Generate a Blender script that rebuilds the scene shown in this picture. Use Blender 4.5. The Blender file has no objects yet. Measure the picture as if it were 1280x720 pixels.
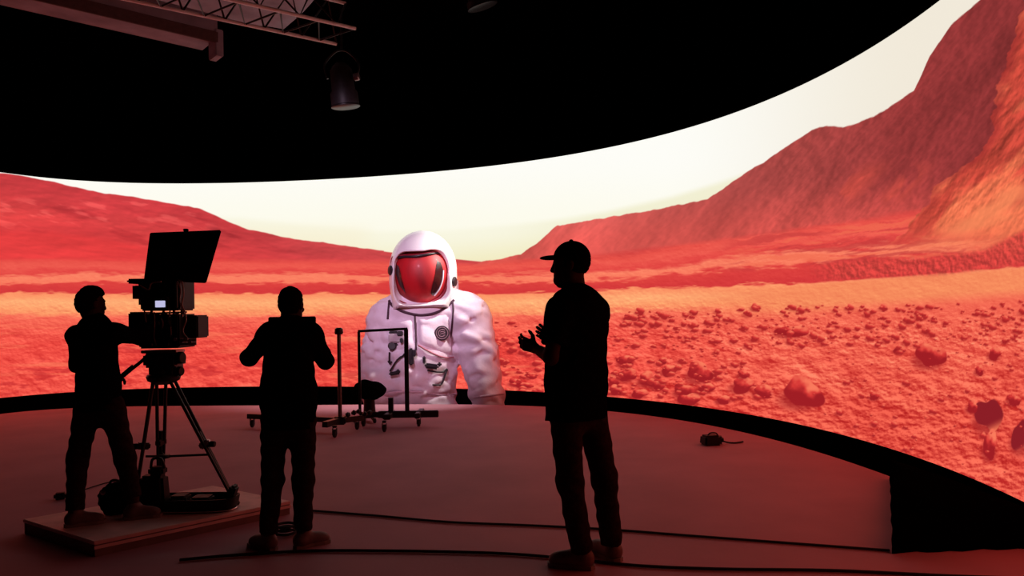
import bpy, bmesh, math, random
import numpy as np
from mathutils import Vector, Matrix
from mathutils.bvhtree import BVHTree
random.seed(7)
COL = bpy.context.scene.collection
V = Vector
EYE = 1.5            # height of the camera over the stage deck, metres
FOC = 900.0          # focal length in pixels of a 1280 px frame
ROLL = 0.0148
HOR = 389.4

def lev(u, v):
    return u - ROLL*(v-360), v + ROLL*(u-640)
def at(u, v, d):
    a, b = lev(u, v)
    return V(((a-640)/FOC*d, d, EYE-(b-HOR)/FOC*d))
def on(u, v, z=0.0):
    a, b = lev(u, v)
    return at(u, v, FOC*(EYE-z)/(b-HOR))

# ---------------------------------------------------------------- materials
def srgb(c):
    c = np.asarray(c, float)/255.0
    return np.where(c <= .04045, c/12.92, ((c+.055)/1.055)**2.4)
MATS = {}
def mat(name, col, rough=.6, metal=0.0, noise=0.0, nscale=20, bump=0.0, bscale=60, coat=0.0, emit=None, estr=1.0, spec=.5):
    if name in MATS: return MATS[name]
    m = bpy.data.materials.new(name); m.use_nodes = True
    nt = m.node_tree; b = nt.nodes['Principled BSDF']
    b.inputs['Base Color'].default_value = (*col, 1)
    b.inputs['Roughness'].default_value = rough
    b.inputs['Metallic'].default_value = metal
    b.inputs['Coat Weight'].default_value = coat
    b.inputs['Specular IOR Level'].default_value = spec
    if noise or bump:
        tc = nt.nodes.new('ShaderNodeTexCoord')
    if noise:
        n = nt.nodes.new('ShaderNodeTexNoise'); n.inputs['Scale'].default_value = nscale; n.inputs['Detail'].default_value = 6
        nt.links.new(tc.outputs['Object'], n.inputs['Vector'])
        r = nt.nodes.new('ShaderNodeValToRGB')
        r.color_ramp.elements[0].position = .3; r.color_ramp.elements[1].position = .7
        r.color_ramp.elements[0].color = (*[max(0, x*(1-noise)) for x in col], 1)
        r.color_ramp.elements[1].color = (*[min(1, x*(1+noise)) for x in col], 1)
        nt.links.new(n.outputs['Fac'], r.inputs['Fac']); nt.links.new(r.outputs['Color'], b.inputs['Base Color'])
    if bump:
        n2 = nt.nodes.new('ShaderNodeTexNoise'); n2.inputs['Scale'].default_value = bscale; n2.inputs['Detail'].default_value = 4
        nt.links.new(tc.outputs['Object'], n2.inputs['Vector'])
        bp = nt.nodes.new('ShaderNodeBump'); bp.inputs['Strength'].default_value = bump; bp.inputs['Distance'].default_value = .02
        nt.links.new(n2.outputs['Fac'], bp.inputs['Height']); nt.links.new(bp.outputs['Normal'], b.inputs['Normal'])
    if emit:
        b.inputs['Emission Color'].default_value = (*emit, 1); b.inputs['Emission Strength'].default_value = estr
    MATS[name] = m
    return m
BLACK = mat('matte_black', (.005, .004, .004), .9, spec=0, noise=.3, nscale=8)
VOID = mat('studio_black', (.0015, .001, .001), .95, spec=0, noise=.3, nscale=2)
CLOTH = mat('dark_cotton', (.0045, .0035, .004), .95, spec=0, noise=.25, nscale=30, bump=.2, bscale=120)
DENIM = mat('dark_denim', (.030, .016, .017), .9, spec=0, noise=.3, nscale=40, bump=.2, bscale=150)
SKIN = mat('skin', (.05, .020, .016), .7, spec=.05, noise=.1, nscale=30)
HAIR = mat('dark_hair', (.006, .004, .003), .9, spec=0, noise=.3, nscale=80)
SHOE = mat('shoe_leather', (.15, .09, .09), .6, noise=.2, nscale=30)
SOLE = mat('shoe_sole', (.22, .17, .16), .7, noise=.15, nscale=30)
METAL = mat('dark_metal', (.022, .018, .018), .42, metal=.5, noise=.2, nscale=30)
STEEL = mat('worn_steel', (.30, .22, .22), .38, metal=.9, noise=.2, nscale=20)
PLASTIC = mat('black_plastic', (.007, .006, .006), .55, spec=.2, noise=.2, nscale=40)
RUBBER = mat('black_rubber', (.010, .009, .009), .8, noise=.2, nscale=40)

# ---------------------------------------------------------------- objects
def link(o, parent=None):
    COL.objects.link(o)
    if parent is not None:
        o.parent = parent
        o.matrix_parent_inverse = Matrix.Translation(-parent.location)
    return o
def tag(o, label=None, cat=None, group=None, kind=None):
    if label: o['label'] = label
    if cat: o['category'] = cat
    if group: o['group'] = group
    if kind: o['kind'] = kind
    return o
def thing(name, label, cat, loc, group=None):
    e = bpy.data.objects.new(name, None); e.location = loc; e.empty_display_size = .2
    COL.objects.link(e)
    return tag(e, label, cat, group)
def raw(name, verts, faces, m, parent=None, smooth=True):
    me = bpy.data.meshes.new(name)
    me.from_pydata([tuple(v) for v in verts], [], [tuple(f) for f in faces])
    me.materials.append(m)
    if smooth: me.polygons.foreach_set('use_smooth', [True]*len(me.polygons))
    me.update()
    return link(bpy.data.objects.new(name, me), parent)

class MB:
    """collects shaped pieces into one mesh"""
    def __init__(s): s.bm = bmesh.new()
    def box(s, c, size, rot=None, bev=.006, seg=2, taper=None):
        tb = bmesh.new(); bmesh.ops.create_cube(tb, size=1)
        for v in tb.verts:
            x, y, z = v.co
            if taper: x *= 1+(taper[0]-1)*(z+.5); y *= 1+(taper[1]-1)*(z+.5)
            v.co = V((x*size[0], y*size[1], z*size[2]))
        if bev: bmesh.ops.bevel(tb, geom=tb.edges[:], offset=min(bev, .45*min(size)), segments=seg, affect='EDGES')
        M = Matrix.Translation(c) @ (rot.to_4x4() if rot else Matrix())
        s.add(tb, M); return s
    def add(s, tb, M=Matrix()):
        tb.transform(M); me = bpy.data.meshes.new('t'); tb.to_mesh(me); tb.free()
        s.bm.from_mesh(me); bpy.data.meshes.remove(me)
    def lathe(s, prof, c, axis=V((0, 0, 1)), n=28):
        """profile of (radius, along) pairs turned about axis through c"""
        axis = V(axis).normalized(); q = V((0, 0, 1)).rotation_difference(axis)
        rings = []
        for r, h in prof:
            rings.append([s.bm.verts.new(V(c)+q @ V((r*math.cos(2*math.pi*i/n), r*math.sin(2*math.pi*i/n), h))) for i in range(n)])
        for a, b in zip(rings, rings[1:]):
            for i in range(n): s.bm.faces.new((a[i], a[(i+1) % n], b[(i+1) % n], b[i]))
        s.bm.faces.new(rings[0][::-1]); s.bm.faces.new(rings[-1]); return s
    def cyl(s, a, b, r, r2=None, n=20, bev=.15):
        a, b = V(a), V(b); L = (b-a).length; r2 = r if r2 is None else r2; e = min(bev*r, L*.2)
        return s.lathe([(r-e, 0), (r, e), (r2, L-e), (r2-e, L)], a, b-a, n)
    def tube(s, pts, r, n=10, closed=False, smooth=True):
        pts = [V(p) for p in pts]
        if smooth and len(pts) > 2:
            out = []; N = len(pts)
            for i in range(N if closed else N-1):
                p0 = pts[i-1] if (closed or i) else pts[0]; p1 = pts[i]; p2 = pts[(i+1) % N]
                p3 = pts[(i+2) % N] if (closed or i+2 < N) else p2
                for k in range(6):
                    t = k/6
                    out.append(.5*((2*p1)+(p2-p0)*t+(2*p0-5*p1+4*p2-p3)*t*t+(3*p1-p0-3*p2+p3)*t**3))
            if not closed: out.append(pts[-1])
            pts = out
        rings = []; up = None; N = len(pts)
        for i, p in enumerate(pts):
            d = (pts[(i+1) % N]-pts[i-1]) if (closed or 0 < i < N-1) else (pts[1]-pts[0] if i == 0 else pts[-1]-pts[-2])
            d = d.normalized() if d.length > 1e-9 else V((0, 0, 1))
            if up is None: up = d.orthogonal().normalized()
            up = (up-d*up.dot(d)).normalized(); w = d.cross(up)
            rr = r[i*len(r)//N] if isinstance(r, (list, tuple)) else r
            rings.append([s.bm.verts.new(p+up*rr*math.cos(2*math.pi*k/n)+w*rr*math.sin(2*math.pi*k/n)) for k in range(n)])
        for i in range(N if closed else N-1):
            a, b = rings[i], rings[(i+1) % N]
            for k in range(n): s.bm.faces.new((a[k], a[(k+1) % n], b[(k+1) % n], b[k]))
        if not closed: s.bm.faces.new(rings[0][::-1]); s.bm.faces.new(rings[-1])
        return s
    def prism(s, poly, z0, z1):
        lo = [s.bm.verts.new((p[0], p[1], z0)) for p in poly]; hi = [s.bm.verts.new((p[0], p[1], z1)) for p in poly]
        n = len(poly)
        s.bm.faces.new(lo[::-1]); s.bm.faces.new(hi)
        for i in range(n): s.bm.faces.new((lo[i], lo[(i+1) % n], hi[(i+1) % n], hi[i]))
        return s
    def build(s, name, m, parent=None, smooth=True):
        bmesh.ops.recalc_face_normals(s.bm, faces=s.bm.faces[:])
        me = bpy.data.meshes.new(name); s.bm.to_mesh(me); s.bm.free(); me.materials.append(m)
        if smooth:
            for p in me.polygons: p.use_smooth = True
            try: me.set_sharp_from_angle(angle=math.radians(38))
            except Exception: pass
        return link(bpy.data.objects.new(name, me), parent)

# ---------------------------------------------------------------- sculpted (implicit) surfaces
def unit(v): return np.asarray(v, float)/np.linalg.norm(v)
def cone(a, b, ra, rb=None, k=.02, sq=None, op='u'):
    return dict(t='cone', a=np.array(a, float), b=np.array(b, float), ra=ra, rb=ra if rb is None else rb, k=k, sq=sq, op=op)
def ell(c, r, ax=None, k=.02, op='u'):
    return dict(t='ell', c=np.array(c, float), r=np.array(r, float), ax=np.eye(3) if ax is None else np.array(ax, float), k=k, op=op)
def rbox(c, h, ax=None, rad=.01, k=.01, op='u'):
    return dict(t='box', c=np.array(c, float), r=np.array(h, float), ax=np.eye(3) if ax is None else np.array(ax, float), rad=rad, k=k, op=op)
def cut(p, n, R): return dict(t='cut', c=np.array(p, float), n=unit(n), R=R, op='cut', k=0)
def bounds(p):
    if p['t'] == 'cone':
        R = max(p['ra'], p['rb']); return np.minimum(p['a'], p['b'])-R, np.maximum(p['a'], p['b'])+R
    if p['t'] == 'cut': return p['c']-p['R'], p['c']+p['R']
    R = np.linalg.norm(p['r']) if p['t'] == 'box' else max(p['r']); return p['c']-R, p['c']+R
def sculpt(prims, res, wr=0.0, wf=14.0):
    lo = np.min([bounds(p)[0] for p in prims if p['op'] == 'u'], 0)-4*res
    hi = np.max([bounds(p)[1] for p in prims if p['op'] == 'u'], 0)+4*res
    n = np.ceil((hi-lo)/res).astype(int)+1
    F = np.full(n, .5, np.float32)
    for p in prims:
        a, b = bounds(p); mg = p['k']+3*res+.01
        i0 = np.clip(np.floor((a-mg-lo)/res).astype(int), 0, n-1); i1 = np.clip(np.ceil((b+mg-lo)/res).astype(int)+1, 1, n)
        if np.any(i1 <= i0): continue
        X = [(lo[q]+res*np.arange(i0[q], i1[q])).astype(np.float32) for q in range(3)]
        S = np.stack(np.meshgrid(*X, indexing='ij'), -1)
        if p['t'] == 'cone':
            ba = p['b']-p['a']; L = max(float(ba@ba), 1e-9); q = S-p['a']; h = np.clip((q@ba)/L, 0, 1)
            w = q-h[..., None]*ba
            if p['sq'] is not None:
                ax, f = p['sq']; ax = unit(ax); w = w+(w@ax)[..., None]*ax*(f-1)
            d = np.sqrt((w*w).sum(-1))-(p['ra']+(p['rb']-p['ra'])*h)
            if p['sq'] is not None: d = d/max(1.0, p['sq'][1]**.5)
        elif p['t'] == 'ell':
            q = (S-p['c'])@p['ax'].T; k0 = np.sqrt(((q/p['r'])**2).sum(-1)); k1 = np.sqrt(((q/p['r']**2)**2).sum(-1))
            d = k0*(k0-1)/np.maximum(k1, 1e-6)
        elif p['t'] == 'box':
            q = np.abs((S-p['c'])@p['ax'].T)-(p['r']-p['rad'])
            d = np.sqrt((np.maximum(q, 0)**2).sum(-1))+np.minimum(q.max(-1), 0)-p['rad']
        else:
            q = S-p['c']; d = q@p['n']; ok = (q*q).sum(-1) < p['R']**2
        sl = tuple(slice(i0[q], i1[q]) for q in range(3)); G = F[sl]
        if p['op'] == 'u':
            k = max(p['k'], 1e-5); h = np.maximum(k-np.abs(G-d), 0)/k; F[sl] = np.minimum(G, d)-h*h*k*.25
        elif p['op'] == 'sub':
            k = max(p['k'], 1e-5); h = np.maximum(k-np.abs(G+d), 0)/k; F[sl] = np.maximum(G, -d)+h*h*k*.25
        else:
            F[sl] = np.where(ok, np.maximum(G, d), G)
    if wr:
        X = [(lo[q]+res*np.arange(n[q])).astype(np.float32)*wf for q in range(3)]
        x, y, z = X[0][:, None, None], X[1][None, :, None], X[2][None, None, :]
        N = np.sin(x*1.0+1.7*np.sin(z*1.3+y))*np.sin(z*1.9+1.3*np.sin(x*.8+y*1.1))+.5*np.sin(2.3*z+1.9*x*.7+2*np.sin(y*1.7+z*.6))
        F += (wr*N).astype(np.float32)
    s = F < 0; s[0] = s[-1] = False; s[:, 0] = s[:, -1] = False; s[:, :, 0] = s[:, :, -1] = False
    F = np.where(s, F, np.maximum(F, 1e-5))
    cs = sum(s[i:n[0]-1+i, j:n[1]-1+j, k:n[2]-1+k].astype(np.int8) for i in (0, 1) for j in (0, 1) for k in (0, 1))
    act = (cs > 0) & (cs < 8); I = np.argwhere(act); idx = np.full(act.shape, -1, np.int64); idx[act] = np.arange(len(I))
    acc = np.zeros((len(I), 3)); cnt = np.zeros(len(I))
    for ax in range(3):
        o = [q for q in range(3) if q != ax]
        for a in (0, 1):
            for b in (0, 1):
                A = I.copy(); A[:, o[0]] += a; A[:, o[1]] += b; B = A.copy(); B[:, ax] += 1
                fa = F[tuple(A.T)]; fb = F[tuple(B.T)]; c = (fa < 0) != (fb < 0)
                t = np.where(c, fa/np.where(c, fa-fb, 1), 0); P = A-I+0.0; P[:, ax] += t
                acc += np.where(c[:, None], P, 0); cnt += c
    P = lo+res*(I+acc/cnt[:, None])
    fs = []
    for ax in range(3):
        sl0 = [slice(None)]*3; sl1 = [slice(None)]*3; sl0[ax] = slice(0, -1); sl1[ax] = slice(1, None)
        A = s[tuple(sl0)]; B = s[tuple(sl1)]; E = np.argwhere(A != B); inn = A[tuple(E.T)]
        o1, o2 = (ax+1) % 3, (ax+2) % 3
        def c(d1, d2):
            Q = E.copy(); Q[:, o1] -= d1; Q[:, o2] -= d2; return idx[tuple(Q.T)]
        q = np.stack([c(1, 1), c(0, 1), c(0, 0), c(1, 0)], 1); q[~inn] = q[~inn][:, ::-1]; fs.append(q)
    return P, np.concatenate(fs)
def smesh(name, prims, res, m, parent=None, wr=0.0, wf=14.0):
    P, Fc = sculpt(prims, res, wr, wf); return raw(name, P.tolist(), Fc.tolist(), m, parent)

def npv(v): return np.array(v, float)
def rotv(v, ax, a):
    return npv(Matrix.Rotation(a, 3, V(ax)) @ V(v))
def hand(wr, d, pn, th, s, curl=.5, spread=.08, thumb_close=.4):
    """palm and five unequal fingers: wr wrist, d towards the fingers, pn palm normal, th thumb side"""
    wr = npv(wr); d = unit(d); pn = npv(pn); pn = unit(pn-d*(pn@d)); th = npv(th); th = unit(th-d*(th@d)-pn*(th@pn))
    L = []
    for i, (o, ln, r) in enumerate([(.030, .070, .0088), (.010, .078, .0090), (-.010, .072, .0086), (-.028, .056, .0076)]):
        b = wr+d*.085*s*(1-.05*abs(i-1))+th*o*s
        L.append(cone(wr+th*o*.55*s+d*.01*s, b, .0135*s, .0115*s, k=.014*s))
        f = unit(d+th*(.5-i/3)*spread*2); p = b; ax = np.cross(f, pn)
        for j, q in enumerate((.45, .31, .24)):
            f = rotv(f, ax, curl*(.55 if j == 0 else .75)); e = p+f*ln*q*s
            L.append(cone(p, e, r*(1-.08*j)*s, r*(.92-.1*j)*s, k=.004*s)); p = e
    t0 = wr+d*.025*s+th*.026*s; t1 = t0+unit(d*.6+th*.75+pn*thumb_close)*.042*s; t2 = t1+unit(d+th*.25+pn*thumb_close*1.2)*.034*s
    t3 = t2+unit(d+pn*thumb_close*1.4)*.024*s
    L += [cone(t0, t1, .015*s, .0115*s, k=.012*s), cone(t1, t2, .0105*s, .0095*s, k=.004*s), cone(t2, t3, .0095*s, .0078*s, k=.004*s)]
    return L
def head(c, f, u, s):
    f = unit(f); u = npv(u); u = unit(u-f*(u@f)); r = np.cross(f, u); A = np.array([r, f, u]); c = npv(c)
    g = lambda x, y, z: c+r*x*s+f*y*s+u*z*s
    L = [ell(g(0, -.012, .025), np.array([.074, .094, .092])*s, A), ell(g(0, .022, -.045), np.array([.058, .066, .068])*s, A, k=.03*s),
         cone(g(0, .072, -.086), g(0, .060, -.092), .022*s, .03*s, k=.03*s),               # chin
         cone(g(-.04, .0, -.07), g(.04, .0, -.07), .028*s, k=.03*s),                       # jaw
         cone(g(0, .082, .018), g(0, .098, -.026), .009*s, .013*s, k=.012*s),              # nose
         cone(g(-.034, .073, .026), g(.034, .073, .026), .012*s, k=.015*s),                # brow
         cone(g(-.018, .084, -.052), g(.018, .084, -.052), .007*s, k=.006*s),              # lips
         cone(g(-.016, .082, -.061), g(.016, .082, -.061), .007*s, k=.006*s)]
    for q in (-1, 1):
        L += [ell(g(.031*q, .084, .006), np.array([.017, .012, .011])*s, A, k=.008*s, op='sub'), ell(g(.031*q, .073, .005), np.array([.013]*3)*s, A, k=.002),
              ell(g(.040*q, .066, -.028), np.array([.022, .018, .016])*s, A, k=.02*s),
              ell(g(.075*q, -.008, -.004), np.array([.009, .019, .031])*s, A, k=.006*s)]
    return L, g, A

def shoe(an, td, s, parent, ground):
    an = npv(an); td = unit(npv(td)*[1, 1, 0]); sd = np.cross(td, [0, 0, 1]); A = np.array([sd, td, [0, 0, 1.0]])
    h = an-td*.055*s; h[2] = ground
    up = [0, 0, 1.0]
    g = lambda x, y, z: h+sd*x*s+td*y*s+npv(up)*z*s
    L = [cone(g(0, .045, .045), g(0, .20, .036), .042*s, .040*s, sq=(up, 1.15), k=.03*s), cone(g(0, .05, .06), g(0, .06, .105), .045*s, .043*s, k=.03*s),
         cone(g(0, .03, .05), g(0, .03, .06), .040*s, k=.02), cone(g(0, .10, .070), g(0, .17, .052), .030*s, .028*s, k=.03*s),
         cut(g(0, .1, .014), (0, 0, -1), .3), cut(g(0, .05, .125), (0, 0, 1), .3)]
    o = smesh('shoe', L, .006, SHOE, parent)
    prof = [(-.034, .0), (-.040, .06), (-.036, .12), (-.046, .19), (-.036, .235), (0, .25), (.034, .235), (.042, .19), (.036, .12), (.040, .06), (.034, .0), (0, -.014)]
    mb = MB(); lo = [g(x, y, 0) for x, y in prof]; mb.prism([(p[0], p[1]) for p in lo], ground+.001, ground+.024)
    so = mb.build('sole', SOLE, o, smooth=False)
    return o

def person(label, J, s, ground=0.0, hem=None, cuff_el=False, cap=False, hair='short', torso=(.19, .17), shirt_name='shirt'):
    J = {k: npv(v) for k, v in J.items()}
    base = V((J['pelvis'][0], J['pelvis'][1], ground))
    t = thing('person', label, 'person', base)
    F = unit(J['F']*[1, 1, 0]); R = np.cross(F, [0, 0, 1.0])
    ch, pe = J['chest'], J['pelvis']; UP = npv((0, 0, 1.0))
    hl, g, A = head(J['head'], J['hf'], J.get('hu', UP), s)
    B = [cone(ch, pe+UP*.10*s, .155*s, .135*s, sq=(F, 1.5), k=.05), cone(pe+UP*.05*s, pe-UP*.03*s, .15*s, .15*s, sq=(F, 1.45), k=.06),
         cone(J['sl'], J['sr'], .052*s, k=.05), cone(ch+UP*.1*s, J['neck'], .07*s, .058*s, k=.05), cone(J['neck'], g(0, -.02, -.06), .056*s, .052*s, k=.03)]
    B += hl
    for q in 'lr':
        B += [cone(J['s'+q], J['e'+q], .046*s, .038*s, k=.03), cone(J['e'+q], J['w'+q], .039*s, .026*s, k=.02),
              cone(J['h'+q], J['k'+q], .085*s, .055*s, k=.04), cone(J['k'+q], J['a'+q], .054*s, .037*s, k=.03)]
        td = unit(J['t'+q]*[1, 1, 0]); heel = J['a'+q].copy(); heel[2] = ground+.055*s
        B += [cone(J['a'+q], heel, .037*s, .034*s, k=.02), cone(heel, heel+td*.13*s-UP*.015*s, .032*s, .024*s, k=.02)]
        B += hand(J['w'+q], J['hd'+q], J['hp'+q], J['ht'+q], s, *J.get('hc'+q, (.5, .08, .4)))
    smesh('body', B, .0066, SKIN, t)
    # clothing
    hz = pe[2]-.10*s if hem is None else hem
    w0, w1 = torso
    S = [cone(ch+UP*.03*s, pe+UP*.10*s, w0*s, w1*s, sq=(F, 1.42), k=.05), cone(pe+UP*.12*s, npv((pe[0], pe[1], hz-.1)), w1*s, w1*1.05*s, sq=(F, 1.36), k=.06),
         cone(J['sl'], J['sr'], .066*s, k=.06), cone(J['neck']-UP*.05*s, J['neck']-UP*.005*s, .085*s, .07*s, k=.05)]
    for q in 'lr':
        if cuff_el:
            e = J['s'+q]+(J['e'+q]-J['s'+q])*.72; S += [cone(J['s'+q], J['e'+q], .066*s, .062*s, k=.04)]
            S += [cut(e, J['e'+q]-J['s'+q], .13*s)] if not J.get('nocut'+q, [0])[0] else []
        else:
            e = J['e'+q]+(J['w'+q]-J['e'+q])*.86
            S += [cone(J['s'+q], J['e'+q], .066*s, .056*s, k=.05), cone(J['e'+q], J['w'+q], .055*s, .040*s, k=.03), cut(e, J['w'+q]-J['e'+q], .1*s)]
    S += [cut(npv((pe[0], pe[1], hz)), (0, 0, -1), .5*s)]
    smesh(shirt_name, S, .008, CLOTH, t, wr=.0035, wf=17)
    T = [cone(pe+UP*.07*s, pe-UP*.04*s, .16*s, .165*s, sq=(F, 1.36), k=.06)]
    for q in 'lr':
        T += [cone(J['h'+q], J['k'+q], .091*s, .068*s, k=.04), cone(J['k'+q], J['a'+q], .067*s, .059*s, k=.04)]
        T += [cut(J['a'+q]+(J['k'+q]-J['a'+q])*.04, J['a'+q]-J['k'+q], .16*s)]
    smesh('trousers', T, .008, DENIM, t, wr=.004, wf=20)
    for q in 'lr': shoe(J['a'+q], J['t'+q], s, t, ground)
    r, f, u = A
    if cap:
        C = [ell(g(0, -.012, .032), np.array([.083, .103, .098])*s, A), cut(g(0, 0, .034), -u, .2)]
        C += [ell(g(0, -.012, .03), np.array([.0745, .0945, .0925])*s, A, op='sub', k=.002)]
        co = smesh('baseball_cap', C, .005, CLOTH, t)
        Bm = [ell(g(0, .095, .044), np.array([.072, .070, .013])*s, A), cone(g(-.07, .06, .03), g(-.05, .14, .034), .001, k=.001), cut(g(0, .078, .04), -f, .3)]
        smesh('brim', Bm, .004, CLOTH, co)
        C2 = MB().lathe([(.012*s, 0), (.011*s, .006*s), (.004*s, .010*s)], V(g(0, -.012, .128)), V(u), 14).build('button', CLOTH, co)
        H = [ell(g(0, -.016, .018), np.array([.078, .097, .096])*s, A), cut(g(0, .028, 0), f, .3), cut(g(0, 0, .05), u, .3), cut(g(0, 0, -.05), -u, .3)]
        smesh('hair', H, .006, HAIR, t, wr=.002, wf=60)
    else:
        H = [ell(g(0, -.016, .030), np.array([.0775, .096, .095])*s, A), ell(g(0, -.026, -.01), np.array([.072, .080, .075])*s, A, k=.02)]
        if hair == 'tall': H += [ell(g(0, .018, .098), np.array([.056, .062, .036])*s, A, k=.05)]
        H += [rbox(g(0, .095, -.055), np.array([.12, .075, .115])*s, A, rad=.02, k=.02, op='sub'), rbox(g(0, .05, -.09), np.array([.12, .07, .08])*s, A, rad=.02, k=.02, op='sub'), cut(g(0, 0, -.065), -u, .3)]
        smesh('hair', H, .006, HAIR, t, wr=.002, wf=60)
    return t

# ================================================================= LED WALL (curved display around the stage)
WP = [-0.07015, 0.21991, 0.43601, 0.5307, 0.38755, 0.98941]   # inverse distance of the wall along its sweep
FP = [-0.44003, 0.0139, 0.978, 0.82842, 0.29312, 1.17397]     # the same for the rim of the deck
def inv(p, a, lo, hi):
    x = (np.clip(a, lo, hi)-640)/640; w = np.polyval(p, x); dp = np.polyder(p)
    return w+np.where(a < lo, np.polyval(dp, (lo-640)/640)*(a-lo)/640, 0)+np.where(a > hi, np.polyval(dp, (hi-640)/640)*(a-hi)/640, 0)
def wall_xy(a, k=1.0):
    d = EYE*9*.90/inv(WP, a, 30, 1290)*k; return (a-640)/FOC*d, d
def rim_xy(a):
    d = EYE*9/inv(FP, a, 10, 1290); return (a-640)/FOC*d, d
ZB, ZT = EYE-1.35, EYE+1.35*1.869

def vnoise(x, y, seed=0):
    xi = np.floor(x).astype(np.int64); yi = np.floor(y).astype(np.int64); fx = x-xi; fy = y-yi
    fx = fx*fx*(3-2*fx); fy = fy*fy*(3-2*fy)
    def h(a, b):
        n = (a*374761393+b*668265263+seed*974634541) & 0x7fffffff
        n = ((n ^ (n >> 13))*1274126177) & 0x7fffffff; n = (n ^ (n >> 16)) & 0xffff
        return n/65535.0
    return (h(xi, yi)*(1-fx)+h(xi+1, yi)*fx)*(1-fy)+(h(xi, yi+1)*(1-fx)+h(xi+1, yi+1)*fx)*fy
def fbm(x, y, o=4, seed=0):
    t = 0; a = .5
    for i in range(o): t = t+a*vnoise(x*2**i+17.3*i, y*2**i+9.1*i, seed+i); a *= .5
    return t/(1-.5**o)
def mars(u, v):
    """the landscape shown on the display, in display coordinates (u along the sweep, v downwards)"""
    def L3(a): return np.array(a, float)
    def mix(a, b, t): t = np.clip(t, 0, 1)[:, None]; return a*(1-t)+b*t
    def ss(e0, e1, x): t = np.clip((x-e0)/(e1-e0), 0, 1); return t*t*(3-2*t)
    n = len(u); I = np.interp
    # sky and far haze
    c = mix(np.tile(L3((254, 253, 247)), (n, 1)), L3((253, 251, 234)), ss(190, 310, v))
    c = mix(c, L3((240, 231, 214)), ss(820, 1160, u)*.9)
    hz = I(u, [0, 300, 380, 470, 560, 640, 700, 760, 840, 900, 960, 1300], [270, 272, 281, 289, 288, 281, 274, 264, 246, 228, 208, 60])
    c = mix(c, L3((240, 237, 206)), ss(-5, 6, v-hz)*(.35+.5*ss(600, 780, u))); c = mix(c, L3((240, 232, 184)), ss(hz+4, hz+55, v)*.85)
    c = mix(c, L3((248, 238, 208)), ss(12, -30, u-470)*ss(270, 300, v)*.5)
    # left ridge
    j = (fbm(u/14, v*0, 3, 5)-.5)*2.2
    hl = I(u, [-400, 0, 37, 83, 133, 167, 208, 250, 271, 287, 312, 354, 417, 485, 560, 600, 640], [203, 216, 221, 231, 242, 246, 253, 261, 270, 278, 287, 296, 305, 315, 323, 327, 331])+j*(u < 480)
    base = mix(np.tile(L3((200, 60, 64)), (n, 1)), L3((232, 72, 70)), ss(0, 75, v-hl)); base = mix(base, L3((216, 84, 84)), ss(280, 420, u)*ss(40, 0, v-hl)*.5)
    w1 = fbm(u/48+v/60, (v-u*.16)/13, 5, 11); w2 = fbm((u+3)/48+(v+2)/60, (v+2-u*.16)/13, 5, 11)
    sh = np.clip((w1-w2)*2.2, -.6, .6)+(fbm(u/150, v/40+u/300, 4, 3)-.5)*.6
    dark = ss(.52, .70, fbm(u/55, (v-u*.25)/12, 5, 31))*ss(250, 262, v)*ss(325, 300, v)
    hcol = base*(1+.22*sh[:, None])-(dark*ss(4, 16, v-hl))[:, None]*L3((26, 12, 10))
    cre = ss(.55, .72, fbm(u/30, (v-u*.22)/7, 4, 32))*ss(240, 256, v)*ss(300, 280, v)*ss(330, 200, u); hcol = hcol+cre[:, None]*L3((26, 22, 18))
    # folded spur low on the left
    sp = I(u, [-400, 0, 60, 110, 160, 230, 330, 480], [285, 287, 288, 292, 302, 316, 327, 330])+j*1.5
    hcol = mix(hcol, L3((224, 62, 62))*(1+.16*sh[:, None]), ss(-2, 6, v-sp)); hcol = mix(hcol, L3((186, 46, 52)), ss(14, 0, np.abs(v-sp+3))*.35*ss(300, 100, u))
    c = mix(c, hcol, ss(-.8, .8, v-hl)*(u < 640))
    # right massif
    xs = [560, 590, 604, 627, 652, 672, 685, 697, 747, 818, 885, 906, 927, 956, 996, 1015, 1034, 1054, 1093, 1112, 1143, 1151, 1163, 1190, 1225, 1300, 1500]
    ys = [345, 332, 327, 323, 317, 304, 292, 282, 274, 262, 249, 235, 219, 202, 175, 163, 157, 159, 146, 134, 113, 96, 70, 31, 0, -70, -200]
    hr = I(u, xs, ys)+(fbm(u/9, v*0, 3, 8)-.5)*3.0
    m = np.stack([I(u, [560, 690, 850, 1000, 1130, 1260], [216, 210, 194, 174, 150, 136])+0, I(u, [560, 690, 850, 1000, 1130, 1260], [108, 100, 86, 72, 56, 50]), I(u, [560, 690, 850, 1000, 1130, 1260], [98, 96, 82, 68, 55, 50])], 1)
    m = mix(m, L3((220, 84, 76)), ss(215, 300, v+(u-980)*.06)*.8)
    r1 = fbm((u+v*.9)/36, (v-u*.3)/60, 5, 41); r2 = fbm((u+3+v*.9)/36, (v-2-u*.3)/60, 5, 41)
    m = m*(1+np.clip((r1-r2)*.75, -.10, .10)[:, None]+((fbm((u+v*.8)/70, (v-u*.3)/160, 4, 19)-.5)*.34)[:, None]+((fbm(u/5, v/4, 3, 20)-.5)*.07)[:, None])
    tex = fbm((u+v)/7, (v-u*.5)/11, 4, 21)-fbm((u+v)/7+.3, (v-u*.5)/11-.3, 4, 21); m = m*(1+np.clip(tex*.3, -.06, .06)*ss(900, 1000, u)*1.0)[:, None]
    fan = (ss(34, 0, np.abs((u-1085)+(v-215)*1.0))+ss(26, 0, np.abs((u-1146)+(v-215)*.9)))*ss(192, 225, v)*ss(268, 240, v)
    m = mix(m, L3((206, 78, 66))*(1+.4*(fbm((u+v)/5, (v-u)/14, 4, 77)-.5))[:, None], fan*.7*ss(.30, .55, fbm((u+v)/16, (v-u)/40, 3, 78)))
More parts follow.
